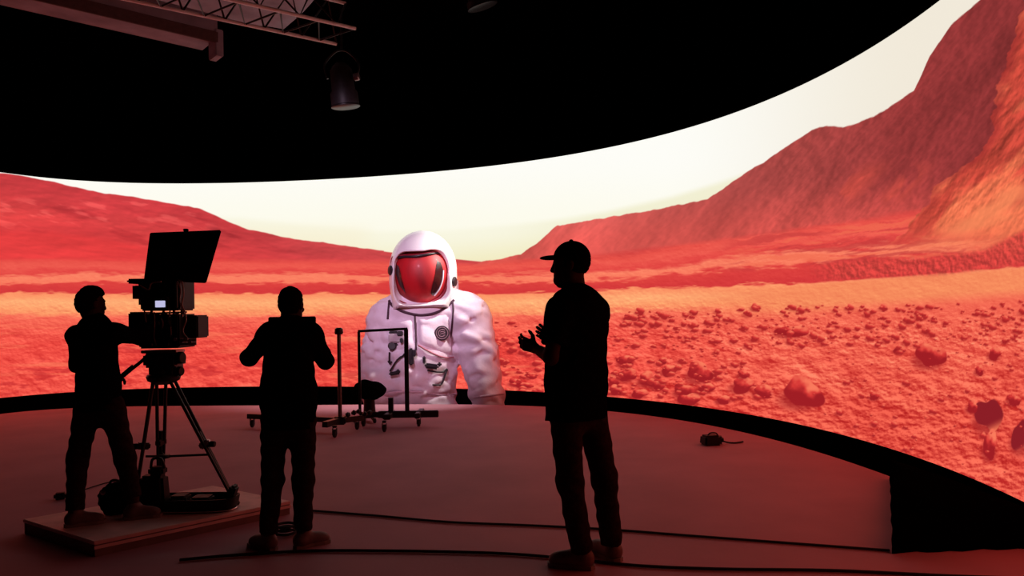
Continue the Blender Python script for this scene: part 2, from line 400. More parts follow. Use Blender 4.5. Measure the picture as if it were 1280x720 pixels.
    c = mix(c, m, ss(-.8, .8, v-hr)*(u > 560))
    # plain: bands parallel to the horizon, rising to the right
    vb = v+.033*np.maximum(u-640, 0)+.045*np.maximum(u-980, 0)
    k = ss(760, 960, u); vr = np.where(vb < 366, 366-(366-vb)*(1-.42*k), vb)
    wob = ((fbm(u/60, v/8, 4, 23)-.5)*9+(fbm(u/13, v/2.6, 3, 24)-.5)*9)*(1-.7*ss(364, 370, vb)*ss(395, 380, vb)); vq = vr+wob
    bx = [300, 318, 326, 334, 341, 346, 352, 355, 366, 368.5, 378, 389, 397, 412, 440, 480, 520, 640]
    cl = [(206, 66, 62), (212, 70, 66), (232, 82, 72), (238, 90, 78), (226, 70, 66), (250, 128, 98), (250, 122, 94), (222, 66, 62), (212, 56, 58), (252, 146, 100), (255, 172, 116), (253, 152, 102), (248, 108, 86), (242, 88, 74), (238, 76, 66), (240, 82, 70), (233, 72, 62), (224, 64, 56)]
    P = np.stack([I(vq, bx, [q[i] for q in cl]) for i in range(3)], 1)
    P = mix(P, mix(P, L3((246, 138, 92)), ss(368, 372, vb)*ss(420, 392, vb)), ss(800, 1000, u))
    P = mix(P, mix(np.tile(L3((242, 104, 82)), (n, 1)), L3((228, 84, 68)), ss(430, 560, vb)), ss(700, 1050, u)*ss(392, 418, vb)*.85)
    dist = np.maximum(v-316, 6); gz = 3000/dist; gx = (u-640)*gz/100
    def relief(sc_, sd, o=4, e=.34):
        return fbm(u/sc_, v/(sc_*.62), o, sd)-fbm(u/sc_-.45*e, v/(sc_*.62)+e, o, sd)
    near = ss(400, 500, v)
    rub = (relief(5.0, 51)*(1-near)+relief(9.0, 52)*near)*1.0+relief(3.2, 61, 3)*.45+relief(22, 62, 3)*.45
    amp = I(v, [330, 372, 398, 420, 500, 640], [.16, .16, .60, 1.15, 1.5, 1.6])*(.55+.45*ss(560, 800, u))
    rr = np.clip(rub*amp, -.36, .22)
    P = P*(1+rr[:, None]*L3((.5, 1.5, 1.3)))
    patch = fbm(gx/6, gz/2.2, 4, 71); P = P*(1+((patch-.5)*.36*ss(385, 420, v))[:, None]*L3((.35, 1.3, 1.1)))
    strk = fbm(u/90, v/5.5, 4, 73); P = mix(P, L3((252, 126, 92)), ss(.56, .74, strk)*ss(395, 420, v)*ss(900, 600, u)*.55)
    # clods of shadow on the left plain
    cl2 = ss(.60, .72, fbm(u/26, v/6, 4, 91))*ss(396, 440, v)*ss(760, 560, u); P = mix(P, L3((188, 40, 44)), cl2*.5)
    pl = I(u, [-400, 440, 600, 760, 980, 1149, 1200, 1300], [322, 326, 329, 316, 288, 262, 258, 250])
    pl = pl+(fbm(u/70, v/5, 3, 14)-.5)*5
    c = mix(c, P, ss(-3, 5, v-pl))
    # terraces on the right between the massif and the bright flat
    te = ss(880, 960, u)*ss(285, 295, v+.12*(u-980))*ss(352, 345, vb)
    tl = fbm(u/90, (v+.11*(u-980)+(fbm(u/40, v/14, 4, 15)-.5)*14)/4.2, 4, 16); c = mix(c, L3((240, 108, 80)), te*ss(.52, .66, tl)*.65); c = mix(c, L3((190, 58, 58)), te*ss(.48, .34, tl)*.6)
    # orange cliff at the right end
    cv = [-80, 16, 58, 105, 132, 167, 194, 214, 233, 255, 262, 270, 291, 310]; cu = [1330, 1279, 1264, 1248, 1244, 1240, 1221, 1198, 1170, 1163, 1150, 1143, 1130, 1105]
    cx = I(v, cv, cu)+(fbm(v/9, u*0, 4, 25)-.5)*13
    k1 = fbm((u+v*.55)/16, (v-u*.3)/34, 5, 33); k2 = fbm((u-2+v*.55)/16, (v-2-u*.3)/34, 5, 33)
    C = mix(np.tile(L3((192, 70, 56)), (n, 1)), L3((238, 116, 80)), ss(.42, .66, fbm((u+v*1.0)/34, (v-u)/120, 4, 35)+.22*ss(210, 300, v)))
    C = C*(1+np.clip((k1-k2)*1.7*ss(330, 250, v), -.28, .16)[:, None]+((fbm(u/4, v/4, 3, 36)-.5)*.12)[:, None]); C = mix(C, L3((150, 44, 44)), ss(16, 2, u-cx)*.55*ss(290, 240, v))
    ap = ss(26, 4, np.abs((v-322)+(u-1150)*.62+(fbm(u/30, v/14, 3, 37)-.5)*26)); C = mix(C, L3((248, 138, 92)), ap*.7)
    fade = ss(326, 272, v-(u-1150)*.10); c = mix(c, C, ss(-1, 1, u-cx)*fade)
    bench = ss(1000, 1060, u)*ss(-6, 3, v-(I(u, [980, 1080, 1160, 1230, 1280, 1400], [336, 326, 324, 314, 290, 270])))*ss(4, -4, v-I(u, [980, 1100, 1180, 1280, 1400], [354, 346, 343, 330, 318]))
    c = mix(c, L3((204, 66, 60))*(1+np.clip((fbm(u/5, v/6, 4, 44)-fbm(u/5+.3, v/6-.3, 4, 44))*1.1, -.18, .2)[:, None]), bench*.85)
    # stones
    rng = np.random.RandomState(4)
    R = [(875, 465, 15, 13), (856, 488, 12, 9), (862, 499, 13, 8), (884, 485, 10, 6), (929, 481, 14, 10), (955, 489, 12, 8), (1005, 491, 25, 18), (1164, 444, 18, 15), (992, 414, 19, 8), (1125, 437, 7, 5), (1244, 442, 8, 8), (1225, 463, 6, 6), (811, 474, 12, 9), (823, 482, 8, 6), (783, 451, 10, 8), (785, 468, 11, 9), (837, 463, 10, 7), (829, 451, 6, 4), (765, 476, 9, 7), (930, 468, 7, 5), (1237, 518, 16, 21), (1278, 545, 12, 20), (1094, 495, 7, 5), (905, 500, 9, 5), (770, 488, 10, 6), (645, 478, 8, 5), (664, 470, 7, 4), (657, 482, 9, 4), (800, 492, 10, 6), (1238, 556, 9, 17), (1216, 508, 7, 8), (1268, 500, 9, 7)]
    big = len(R)
    for i in range(330):
        uu = rng.uniform(780, 1290); vv = 388+rng.rand()**1.5*46+rng.uniform(-6, 4)-.02*(uu-980); q = 1.3+rng.rand()**2*4.4; R.append((uu, vv, q*1.15, q*.85))
    for i in range(260):
        uu = rng.uniform(740, 1300); vv = rng.uniform(430, 600); q = 1.0+rng.rand()**3*3.6; R.append((uu, vv, q*1.2, q*.9))
    for i in range(220):
        uu = rng.uniform(600, 900); vv = rng.uniform(402, 492); q = 1.4+rng.rand()**2*4.0; R.append((uu, vv, q*1.3, q*.8))
    for i, (uu, vv, a, b) in enumerate(R):
        w = np.nonzero((np.abs(u-uu) < a*1.9) & (np.abs(v-vv) < b*1.9))[0]
        if not len(w): continue
        x = (u[w]-uu)/a; y = (v[w]-vv)/b; th = np.arctan2(y, x)
        rad = 1+.16*np.sin(2*th+i)+.10*np.sin(3*th+2.1*i)+.06*np.sin(5*th+i*.7); r = np.sqrt(x*x+y*y)/rad
        hollow = i in (20, 21); isb = i < big
        shd = ss(1.5, .6, np.sqrt((x+.25)**2+((y-.5)/.7)**2)); cc = mix(c[w], L3((150, 30, 34)), shd*(.6 if isb else .35))
        rr_ = np.clip(r, 0, 1); nz_ = np.sqrt(1-rr_*rr_); bmp = .55*(fbm(u[w]/(a*.45)+i, v[w]/(b*.5), 3, 5)-.5)*(1.3 if isb else .5)
        lam = x/rad*.34-y/rad*.80+nz_*.30+bmp
        lit = ss(.05, .95, lam); k0 = L3((160, 30, 36)) if isb else L3((172, 38, 40)); rc = mix(mix(np.tile(k0, (len(w), 1)), L3((216, 58, 54)), lit*2), L3((250, 122, 92)), lit*2-1)
        if hollow: rc = mix(np.tile(L3((140, 30, 38)), (len(w), 1)), L3((246, 122, 86)), ss(.35, 1.0, y*.8+x*.3))
        c[w] = mix(cc, rc, ss(1.03, .95 if isb else .75, r))
    return np.clip(c, 0, 255)

def led_wall():
    root = thing('led_wall', 'tall curved LED display wall glowing with a red rocky desert and pale sky', 'screen', (0, 13, 0))
    A = np.concatenate([np.linspace(-420, -30, 60), np.linspace(-28, 1310, 1340), np.linspace(1313, 1640, 60)])
    nz = 470; Z = np.linspace(ZB, ZT, nz); x, y = wall_xy(A)
    X = np.repeat(x[:, None], nz, 1).ravel(); Y = np.repeat(y[:, None], nz, 1).ravel(); ZZ = np.tile(Z, len(A))
    a = X/Y*FOC+640; b = HOR+(EYE-ZZ)/Y*FOC; u = a+ROLL*(b-360); v = b-ROLL*(a-640)
    rgb = srgb(mars(u, v))
    me = bpy.data.meshes.new('screen'); nv = len(X); na = len(A)
    i = np.arange(na-1)[:, None]*nz+np.arange(nz-1)[None]; i = i.ravel()
    fc = np.stack([i, i+nz, i+nz+1, i+1], 1).astype(np.int32); nf = len(fc)
    me.vertices.add(nv); me.vertices.foreach_set('co', np.stack([X, Y, ZZ], 1).astype(np.float32).ravel())
    me.loops.add(nf*4); me.loops.foreach_set('vertex_index', fc.ravel())
    me.polygons.add(nf); me.polygons.foreach_set('loop_start', np.arange(nf, dtype=np.int32)*4)
    me.update(calc_edges=True)
    at_ = me.color_attributes.new('picture', 'FLOAT_COLOR', 'POINT')
    at_.data.foreach_set('color', np.concatenate([rgb, np.ones((nv, 1))], 1).astype(np.float32).ravel())
    m = bpy.data.materials.new('led_picture'); m.use_nodes = True; nt = m.node_tree; nt.nodes.clear()
    o = nt.nodes.new('ShaderNodeOutputMaterial'); e = nt.nodes.new('ShaderNodeEmission'); t = nt.nodes.new('ShaderNodeAttribute'); t.attribute_name = 'picture'
    nt.links.new(t.outputs['Color'], e.inputs['Color']); nt.links.new(e.outputs[0], o.inputs['Surface']); e.inputs['Strength'].default_value = 1.0
    me.materials.append(m); link(bpy.data.objects.new('screen', me), root)
    # black casing: back, lower fascia, top rail
    A2 = np.linspace(-420, 1640, 220); x, y = wall_xy(A2, 1.001); x2, y2 = wall_xy(A2, 1.03)
    def strip(name, z0, z1, kin=1.0, kout=1.03):
        xi, yi = wall_xy(A2, kin); xo, yo = wall_xy(A2, kout); vs = []; fs = []
        for q in range(len(A2)): vs += [(xi[q], yi[q], z0), (xi[q], yi[q], z1), (xo[q], yo[q], z1), (xo[q], yo[q], z0)]
        for q in range(len(A2)-1):
            for w in range(4): fs.append((q*4+w, q*4+(w+1) % 4, q*4+4+(w+1) % 4, q*4+4+w))
        fs += [(0, 1, 2, 3), tuple(len(vs)-4+w for w in (3, 2, 1, 0))]
        return raw(name, vs, fs, VOID, root, smooth=False)
    strip('lower_fascia', -.5, ZB-.002, .997); strip('back_casing', ZB, ZT, 1.004); strip('top_rail', ZT+.002, ZT+.06, .999)
led_wall()

# ================================================================= SETTING
FLOORM = mat('stage_floor', (.52, .235, .30), .70, noise=.10, nscale=1.3, bump=.06, bscale=40, spec=.3)
def floor():
    A = np.linspace(-60, 1330, 160); x, y = rim_xy(A); P = list(zip(x, y))
    P = [(P[0][0]-.3, -3.0), (P[0][0]-.3, P[0][1]-1.0)]+P+[(P[-1][0]+.0, P[-1][1]-1.0), (P[-1][0], -3.0)]
    mb = MB(); mb.prism(P, -.5, 0)
    tag(mb.build('floor', FLOORM, smooth=False), kind='structure')
    lo = MB().box((0, 6, -.55), (26, 24, .1), bev=0).build('floor.001', VOID, smooth=False); tag(lo, kind='structure')
    for nm, c, sz in (('wall_back', (0, 17, 3.2), (26, .2, 7.6)), ('wall_left', (-12.9, 6, 3.2), (.2, 22, 7.6)), ('wall_right', (12.9, 6, 3.2), (.2, 22, 7.6)), ('ceiling', (0, 6, 7.1), (26, 24, .2))):
        tag(MB().box(c, sz, bev=0).build(nm, VOID, smooth=False), kind='structure')
floor()

# black cloth-covered low riser at the right, against the wall
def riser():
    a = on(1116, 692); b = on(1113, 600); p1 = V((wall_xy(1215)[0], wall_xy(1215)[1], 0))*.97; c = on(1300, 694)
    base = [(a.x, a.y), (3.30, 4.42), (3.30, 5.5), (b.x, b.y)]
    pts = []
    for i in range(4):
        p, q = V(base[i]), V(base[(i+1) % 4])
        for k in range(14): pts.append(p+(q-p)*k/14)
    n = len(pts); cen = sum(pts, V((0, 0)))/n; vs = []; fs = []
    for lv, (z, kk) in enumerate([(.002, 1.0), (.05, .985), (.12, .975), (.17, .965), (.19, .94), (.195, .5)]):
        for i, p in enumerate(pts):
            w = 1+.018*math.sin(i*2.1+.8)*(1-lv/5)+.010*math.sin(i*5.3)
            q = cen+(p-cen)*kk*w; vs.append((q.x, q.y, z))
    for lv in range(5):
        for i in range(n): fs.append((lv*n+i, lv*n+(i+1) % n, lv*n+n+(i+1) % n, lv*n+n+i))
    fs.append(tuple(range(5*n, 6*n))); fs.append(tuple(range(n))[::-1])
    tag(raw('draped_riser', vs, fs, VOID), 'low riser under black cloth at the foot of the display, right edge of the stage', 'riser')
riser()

# ================================================================= WOODEN PLATFORM under the camera
PLAT = mat('platform_board', (.85, .56, .56), .55, noise=.18, nscale=6, bump=.1, bscale=30)
PH = .10
pA, pB, pL_ = on(118, 677, PH), on(364, 626, PH), on(29, 649, PH)
def platform():
    pC = pB+(pL_-pA); Q = [V((p.x, p.y)) for p in (pA, pB, pC, pL_)]; cen = sum(Q, V((0, 0)))/4
    t = thing('camera_platform', 'low flat wooden platform the film camera and its operator stand on', 'platform', (cen.x, cen.y, 0))
    mb = MB().prism(Q, PH-.024, PH); bmesh.ops.bevel(mb.bm, geom=mb.bm.edges[:], offset=.004, segments=2, affect='EDGES'); mb.build('deck_board', PLAT, t)
    fr = mat('platform_frame', (.22, .13, .125), .7, noise=.2, nscale=8)
    I_ = [cen+(q-cen)*.99 for q in Q]
    for i in range(4):
        p, q = I_[i], I_[(i+1) % 4]; n = V((-(q-p).y, (q-p).x)).normalized()*.032; d = (q-p).normalized()*(.034 if i % 2 else 0)
        MB().prism([p+d, q-d, q-d+n, p+d+n], .001, PH-.025).build('frame_rail', fr, t, smooth=False)
    p, q = Q[0], Q[1]; n = V((-(q-p).y, (q-p).x)).normalized()*.004
    MB().prism([p-n, q-n, q, p], PH-.050, PH-.030).build('edge_strip', PLAT, t, smooth=False)
platform()

# ================================================================= PEOPLE
J = dict(F=(-.72, .69, 0), hf=(-.985, .17, -.03), head=at(713, 331, 4.25), neck=at(721, 371, 4.25), chest=at(723, 408, 4.25), pelvis=at(721, 496, 4.25),
         sl=at(700, 389, 4.11), sr=at(746, 390, 4.39), el=at(689, 447, 4.04), er=at(738, 452, 4.56), wl=at(671, 436, 4.26), wr=at(694, 424, 4.45),
         hl=at(707, 512, 4.17), hr=at(738, 512, 4.32), kl=at(713, 602, 4.15), kr=at(756, 600, 4.29), al=at(728, 692, 4.19), ar=at(765, 683, 4.33),
         tl=(-.92, .30, 0), tr=(-.55, .8, 0), hdl=(-.80, .5, .32), hpl=(.35, .80, .2), htl=(.2, -.1, 1), hdr=(-.85, -.15, .45), hpr=(-.2, -.8, .2), htr=(.2, .2, 1),
         )
J['hcl'] = (.55, .05, .5); J['hcr'] = (.75, .05, .5)



person('person standing in a dark baseball cap and t-shirt, hands together before the chest', J, 1.085, cap=True, cuff_el=True, torso=(.205, .19), hem=at(721, 522, 4.25).z, shirt_name='t_shirt')

J = dict(F=(.03, 1, 0), hf=(.12, .99, -.08), head=at(365, 381, 4.66), neck=at(364, 405, 4.62), chest=at(362, 432, 4.62), pelvis=at(361, 512, 4.60),
         sl=at(338, 417, 4.62), sr=at(389, 417, 4.62), el=at(312, 447, 4.74), er=at(407, 451, 4.74), wl=at(333, 424, 4.96), wr=at(399, 424, 4.97),
         hl=at(344, 528, 4.60), hr=at(378, 528, 4.60), kl=at(341, 600, 4.59), kr=at(380, 600, 4.62), al=at(336, 668, 4.60), ar=at(379, 664, 4.64),
         tl=(-.82, .55, 0), tr=(.80, .60, 0), hdl=(.05, .1, 1), hpl=(1, .1, 0), htl=(.0, -1, .1), hdr=(-.05, .1, 1), hpr=(-1, .1, 0), htr=(0, -1, .1))
J['hcl'] = (1.25, .03, .2); J['hcr'] = (1.25, .03, .2)
person('person seen from behind with elbows out, holding up a dark tablet', J, .965, torso=(.165, .172), hem=at(361, 535, 4.6).z)

J = dict(F=(.62, .78, 0), hf=(.56, .83, -.05), head=at(114.5, 380.5, 4.98), neck=at(119, 405, 4.97), chest=at(120, 430, 4.98), pelvis=at(124, 500, 4.96),
         sl=at(97, 420, 5.06), sr=at(144, 417, 4.90), el=at(98, 456, 5.18), er=at(177, 421, 5.08), wl=at(135, 470, 5.32), wr=at(190, 405, 5.24),
         hl=at(110, 510, 5.00), hr=at(140, 508, 4.93), kl=at(97, 577, 4.90), kr=at(157, 573, 4.98), al=at(94, 640, 4.84), ar=at(167, 623, 4.99),
         tl=(.75, .40, 0), tr=(.92, .35, 0), hdl=(.7, .3, -.1), hpl=(0, -.3, -1), htl=(0, 1, -.2), hdr=(.3, .6, .6), hpr=(.6, .5, -.3), htr=(-.4, .4, .8))
J['hcl'] = (.8, .05, .5); J['hcr'] = (.5, .05, .4)
person('person in dark clothes on the platform, arm reaching out to the film camera', J, .94, ground=PH, hair='tall', torso=(.195, .175), hem=at(124, 512, 4.96).z)

# tablet held by the second person
c = at(365.5, 405.5, 5.06); TB = MB().box(c, (.335, .014, .11), Matrix.Rotation(-.12, 3, 'X'), bev=.006); t = thing('tablet', 'wide dark tablet held up in both hands in front of a person', 'tablet', c)
TB.build('casing', PLASTIC, t)
MB().box(c+V((0, -.009, .0)), (.31, .002, .09), Matrix.Rotation(-.12, 3, 'X'), bev=.001).build('glass', mat('dark_glass', (.004, .004, .005), .15, noise=.1, nscale=5), t)

# ================================================================= FILM CAMERA ON TRIPOD
def tripod():
    D = 5.36; ap = at(205, 472, D); t = thing('tripod', 'black film tripod with jointed legs and pan handle under the camera', 'tripod', (ap.x, ap.y, PH))
    h0 = at(206, 437, D)
    hb = MB().lathe([(.085, 0), (.095, .02), (.09, .05), (.07, .06), (.075, .10), (.10, .12), (.10, .15), (.085, .155)], V((ap.x, ap.y, ap.z+.02)))
    hb.box((ap.x+.01, ap.y, h0.z-.075), (.25, .18, .11), bev=.02); hb.box((ap.x+.02, ap.y, h0.z-.15), (.20, .16, .10), bev=.02); hb.build('fluid_head', METAL, t)
    MB().box((ap.x, ap.y, h0.z-.012), (.26, .15, .022), bev=.004).build('camera_plate', STEEL, t)
    MB().cyl((ap.x+.11, ap.y-.03, h0.z-.06), (ap.x+.165, ap.y-.04, h0.z-.06), .045).build('drag_knob', PLASTIC, t); MB().cyl((ap.x+.11, ap.y-.02, h0.z-.16), (ap.x+.15, ap.y-.03, h0.z-.16), .035).build('drag_knob', PLASTIC, t)
    MB().lathe([(.05, 0), (.11, .03), (.12, .06), (.11, .075)], V((ap.x, ap.y, ap.z-.05))).build('bowl', METAL, t)
    e = at(152, 471, 5.30); s0 = V((ap.x-.09, ap.y-.04, h0.z-.03))
    ph = MB().tube([s0, s0+(e-s0)*.3+V((0, 0, -.01)), e], .013, smooth=True).build('pan_handle', METAL, t)
    MB().tube([e+(s0-e)*.02, e+(s0-e)*.45], .019, smooth=False).build('grip', RUBBER, ph)
    feet = [on(298, 606, PH+.05), on(172, 608, PH+.05), on(196, 600, PH+.02)]
    feet = [V((-2.07, 5.33, PH+.02)), V((-2.79, 5.28, PH+.02)), V((-2.69, 5.47, PH+.02))]
    for i, f in enumerate(feet):
        dr = (f-ap); out = V((dr.x, dr.y, 0)).normalized(); side = V((-out.y, out.x, 0))
        top = V((ap.x, ap.y, ap.z-.03))+out*.07; mid = top+(f-top)*.52; lg = MB()
        for sgn in (-1, 1):
            lg.tube([top+side*.032*sgn, mid+side*.024*sgn], .013, smooth=False)
            lg.tube([mid+side*.024*sgn-(f-top)*.05, f+side*.014*sgn+(top-f)*.06], .011, smooth=False)
        lg.tube([top+(f-top)*.42, f], .0135, smooth=False); lo = lg.build('leg', METAL, t)
        q = (f-top).normalized()
        MB().box(mid, (.09, .045, .05), V((0, 0, 1)).rotation_difference(q).to_matrix(), bev=.01).build('leg_clamp', STEEL if i == 0 else METAL, lo)
        MB().cyl(mid+out*.02+side*.0, mid+out*.075, .022).build('clamp_knob', PLASTIC, lo)
        MB().lathe([(.03, 0), (.034, .012), (.02, .035), (.014, .05)], f-V((0, 0, .018))).build('rubber_foot', RUBBER, lo)
    sp = MB(); cz = PH+.36; cen = V((ap.x, ap.y, cz))
    for f in feet:
        k = (cz-PH)/(ap.z-PH); sp.tube([cen, f+(ap-f)*k], .009, smooth=False)
    sp.lathe([(.035, -.012), (.04, 0), (.035, .014)], cen); sp.build('spreader', METAL, t)
tripod()
def film_camera():
    D = 5.36; h0 = at(206, 437, D); X = lambda u, v, d=D: at(u, v, d)
    t = thing('film_camera', 'film camera rig with a tilted monitor on top, loaded with boxes and cables', 'camera', (h0.x, h0.y, h0.z))
    def blk(name, u0, v0, u1, v1, dep, m, d=D, bev=.012, parent=t, rot=None, extra=None):
        a = X(u0, v0, d); b = X(u1, v1, d); c = (a+b)/2; mb = MB().box(c, (abs(b.x-a.x), dep, abs(a.z-b.z)), rot, bev=bev)
        if extra: extra(mb, a, b)
        return mb.build(name, m, parent)
    def ribs(mb, a, b):
        for k in range(4):
            x = a.x+(b.x-a.x)*(k+.6)/4.4; mb.box(V((x, D-.165, (a.z+b.z)/2)), (.012, .03, abs(a.z-b.z)*.86), bev=.004)
    body = blk('camera_body', 186, 393, 236, 434, .30, PLASTIC, extra=ribs)
    up = blk('upper_recorder', 186, 351, 235, 388, .26, PLASTIC, extra=lambda mb, a, b: [mb.box(V((a.x+(b.x-a.x)*q, D-.14, (a.z+b.z)/2)), (.022, .03, .19), bev=.005) for q in (.66, .80, .93)])
    # small lit display facing the crew
    blk('display_housing', 190, 371, 212, 388, .05, PLASTIC, d=D-.17, parent=up, bev=.006)
    scr = mat('lit_display', (.1, .1, .14), .3, emit=tuple(srgb((190, 188, 226))), estr=1.0, noise=.05)
    blk('display', 194.5, 376, 207, 384, .006, scr, d=D-.20, parent=up, bev=.002)
    # side battery / eyepiece at the left, mattebox at the right
    ey = blk('viewfinder', 169, 350, 186, 381, .16, PLASTIC, bev=.045, extra=lambda mb, a, b: mb.box(V((a.x+.06, D, a.z-.012)), (.16, .17, .036), bev=.012))
    blk('battery', 167, 390, 188, 425, .16, PLASTIC, bev=.012)
    lb = blk('matte_box', 236, 394, 255, 422, .20, PLASTIC, bev=.010, d=D+.05)
    MB().cyl(X(232, 408, D+.05), X(238, 408, D+.05), .06).build('lens_barrel', METAL, lb)
    rods = MB()
    for v in (426, 431): rods.tube([X(182, v, D-.12), X(246, v-1, D-.12)], .008, smooth=False)
    rods.tube([X(188, 392, D-.15), X(234, 390, D-.15)], .007, smooth=False)
    for u in (190, 205, 218, 228): rods.tube([X(u, 387, D-.1), X(u, 396, D-.1)], .010, smooth=False)
    rods.build('support_rods', STEEL, t)
    for u, v in ((219, 424), (227, 427), (233, 424), (238, 428), (222, 392), (229, 391)): MB().cyl(X(u, v, D-.20), X(u, v, D-.15), .013).build('knob', STEEL, t)
    cab = [[(181, 388), (183, 402), (187, 420), (191, 432)], [(193, 390), (194, 404), (193, 420), (196, 432)], [(213, 388), (212, 400), (214, 416), (211, 432)], [(200, 396), (204, 402), (203, 410), (199, 402)], [(231, 388), (233, 400), (229, 414), (236, 424)], [(222, 352), (226, 362), (225, 376), (229, 388)], [(228, 352), (230, 366), (228, 380), (231, 389)], [(176, 357), (186, 362), (190, 354), (202, 352)]]
    wm = mat('cable_grey', (.36, .26, .24), .5, noise=.2, nscale=30)
    for cb in cab: MB().tube([X(u, v, D-.165-.01*(i % 2)) for i, (u, v) in enumerate(cb)], .0055).build('cable', wm, t)
    # large monitor panel, tilted and turned
    a, b, c_, d_ = X(187.5, 290.5, D), X(276, 287, D+.08), X(257, 352.5, D-.02), X(180, 349, D-.10)
    pts = [a, b, c_, d_]; nrm = (b-a).cross(d_-a).normalized(); nrm = nrm if nrm.y > 0 else -nrm
    vs = pts+[p+nrm*.035 for p in pts]; mon = MB(); bv = [mon.bm.verts.new(p) for p in vs]
    for f in ((0, 1, 2, 3), (7, 6, 5, 4), (0, 4, 5, 1), (1, 5, 6, 2), (2, 6, 7, 3), (3, 7, 4, 0)): mon.bm.faces.new([bv[i] for i in f])
    bmesh.ops.recalc_face_normals(mon.bm, faces=mon.bm.faces[:]); bmesh.ops.bevel(mon.bm, geom=mon.bm.edges[:], offset=.006, segments=2, affect='EDGES')
    mo = mon.build('monitor', BLACK, t)
    tp = (a+b)/2; MB().box(tp+V((.0, .01, .008)), (.035, .03, .02), bev=.005).build('top_clip', BLACK, mo)
    mb = MB(); mb.tube([X(212, 352, D+.03), X(214, 335, D+.06)], .018, smooth=False); mb.box(X(213, 330, D+.06), (.12, .03, .10), bev=.006); mb.build('monitor_bracket', METAL, t)
film_camera()
def tray():
    c = V((-2.37, 5.22, PH)); t = thing('equipment_tray', 'shallow black tray of gear between the tripod feet', 'tray', c)
    def ov(k, z, n=40):
        out = []
        for i in range(n):
            a = 2*math.pi*i/n; r = 1/((abs(math.cos(a))**4+abs(math.sin(a))**4)**.25); out.append(V((c.x+.36*k*r*math.cos(a), c.y+.125*k*r*math.sin(a), z)))
        return out
    mb = MB(); levels = [(.93, PH+.002), (.97, PH+.03), (1.0, PH+.085), (1.0, PH+.095), (.96, PH+.095), (.93, PH+.035)]; rings = [[mb.bm.verts.new(p) for p in ov(k, z)] for k, z in levels]
    for A, B in zip(rings, rings[1:]):
        for i in range(40): mb.bm.faces.new((A[i], A[(i+1) % 40], B[(i+1) % 40], B[i]))
    mb.bm.faces.new(rings[0][::-1]); mb.bm.faces.new(rings[-1]); mb.build('tray_body', PLASTIC, t)
    MB().tube(ov(1.0, PH+.016)[21:40], .007, smooth=False).build('chrome_strip', mat('chrome', (.6, .5, .5), .25, metal=1.0, noise=.05), t)['label'] = 'shiny metal edge strip'
    cl = V((-2.04, 5.20, PH+.12)); MB().box(cl, (.05, .09, .12), Matrix.Rotation(.35, 3, 'Y'), bev=.015).build('end_handle', PLASTIC, t)
tray()
def bag(name, label, c, r, sq, wr=.006, strap=True):
    t = thing(name, label, 'bag', (c[0], c[1], c[2]))
    L = [ell((c[0], c[1], c[2]+r*sq*.95), (r, r*.85, r*sq), k=.02), ell((c[0]+r*.25, c[1], c[2]+r*.45), (r*.8, r*.8, r*.5), k=.05), cut((c[0], c[1], c[2]+.003), (0, 0, -1), r*4)]
    smesh('sack', L, .008, CLOTH, t, wr=wr, wf=40)
    if strap:
        top = c[2]+r*sq*1.85; MB().tube([(c[0]-r*.4, c[1], top-r*.2), (c[0]-r*.15, c[1]-.02, top+r*.22), (c[0]+r*.2, c[1]-.01, top+r*.2), (c[0]+r*.4, c[1], top-r*.2)], .009).build('handle', RUBBER, t)
    return t
g1 = on(140, 641, PH); t = bag('round_bag', 'round black bag on the platform between the camera operator\'s feet', (g1.x+.03, g1.y+.0, PH), .115, .98)
MB().lathe([(.016, 0), (.018, .006), (.01, .012)], V((g1.x+.0, g1.y-.10, PH+.17)), V((0, -1, .2)), 14).build('clasp', STEEL, t)
def gear():
    c = V((-2.61, 5.21, PH+.037)); t = thing('gear_case', 'upright black gear case in the tray below the tripod', 'case', c)
    MB().box(c+V((0, 0, .11)), (.20, .13, .22), bev=.02, taper=(.85, .85)).build('case_shell', PLASTIC, t)
    MB().box(c+V((.03, -.0, .25)), (.11, .09, .06), bev=.015).build('lid', PLASTIC, t)
    MB().tube([c+V((-.02, 0, .27)), c+V((0, -.01, .335)), c+V((.06, -.01, .335)), c+V((.08, 0, .27))], .01).build('handle', METAL, t)
    for i, (x, sx, h, lab) in enumerate(((-2.42, .12, .075, 'small black battery block in the tray, beside the upright case'), (-2.26, .14, .062, 'small black battery block in the tray, towards the tray handle'))):
        tt = thing('battery_block', lab, 'battery', (x, 5.21, PH+.037)); MB().box((x, 5.21, PH+.037+h/2), (sx, .12, h), bev=.012).build('block', PLASTIC, tt)
        MB().box((x, 5.145, PH+.037+h*.55), (sx*.5, .008, h*.4), bev=.002).build('contact_plate', STEEL, tt)
gear()

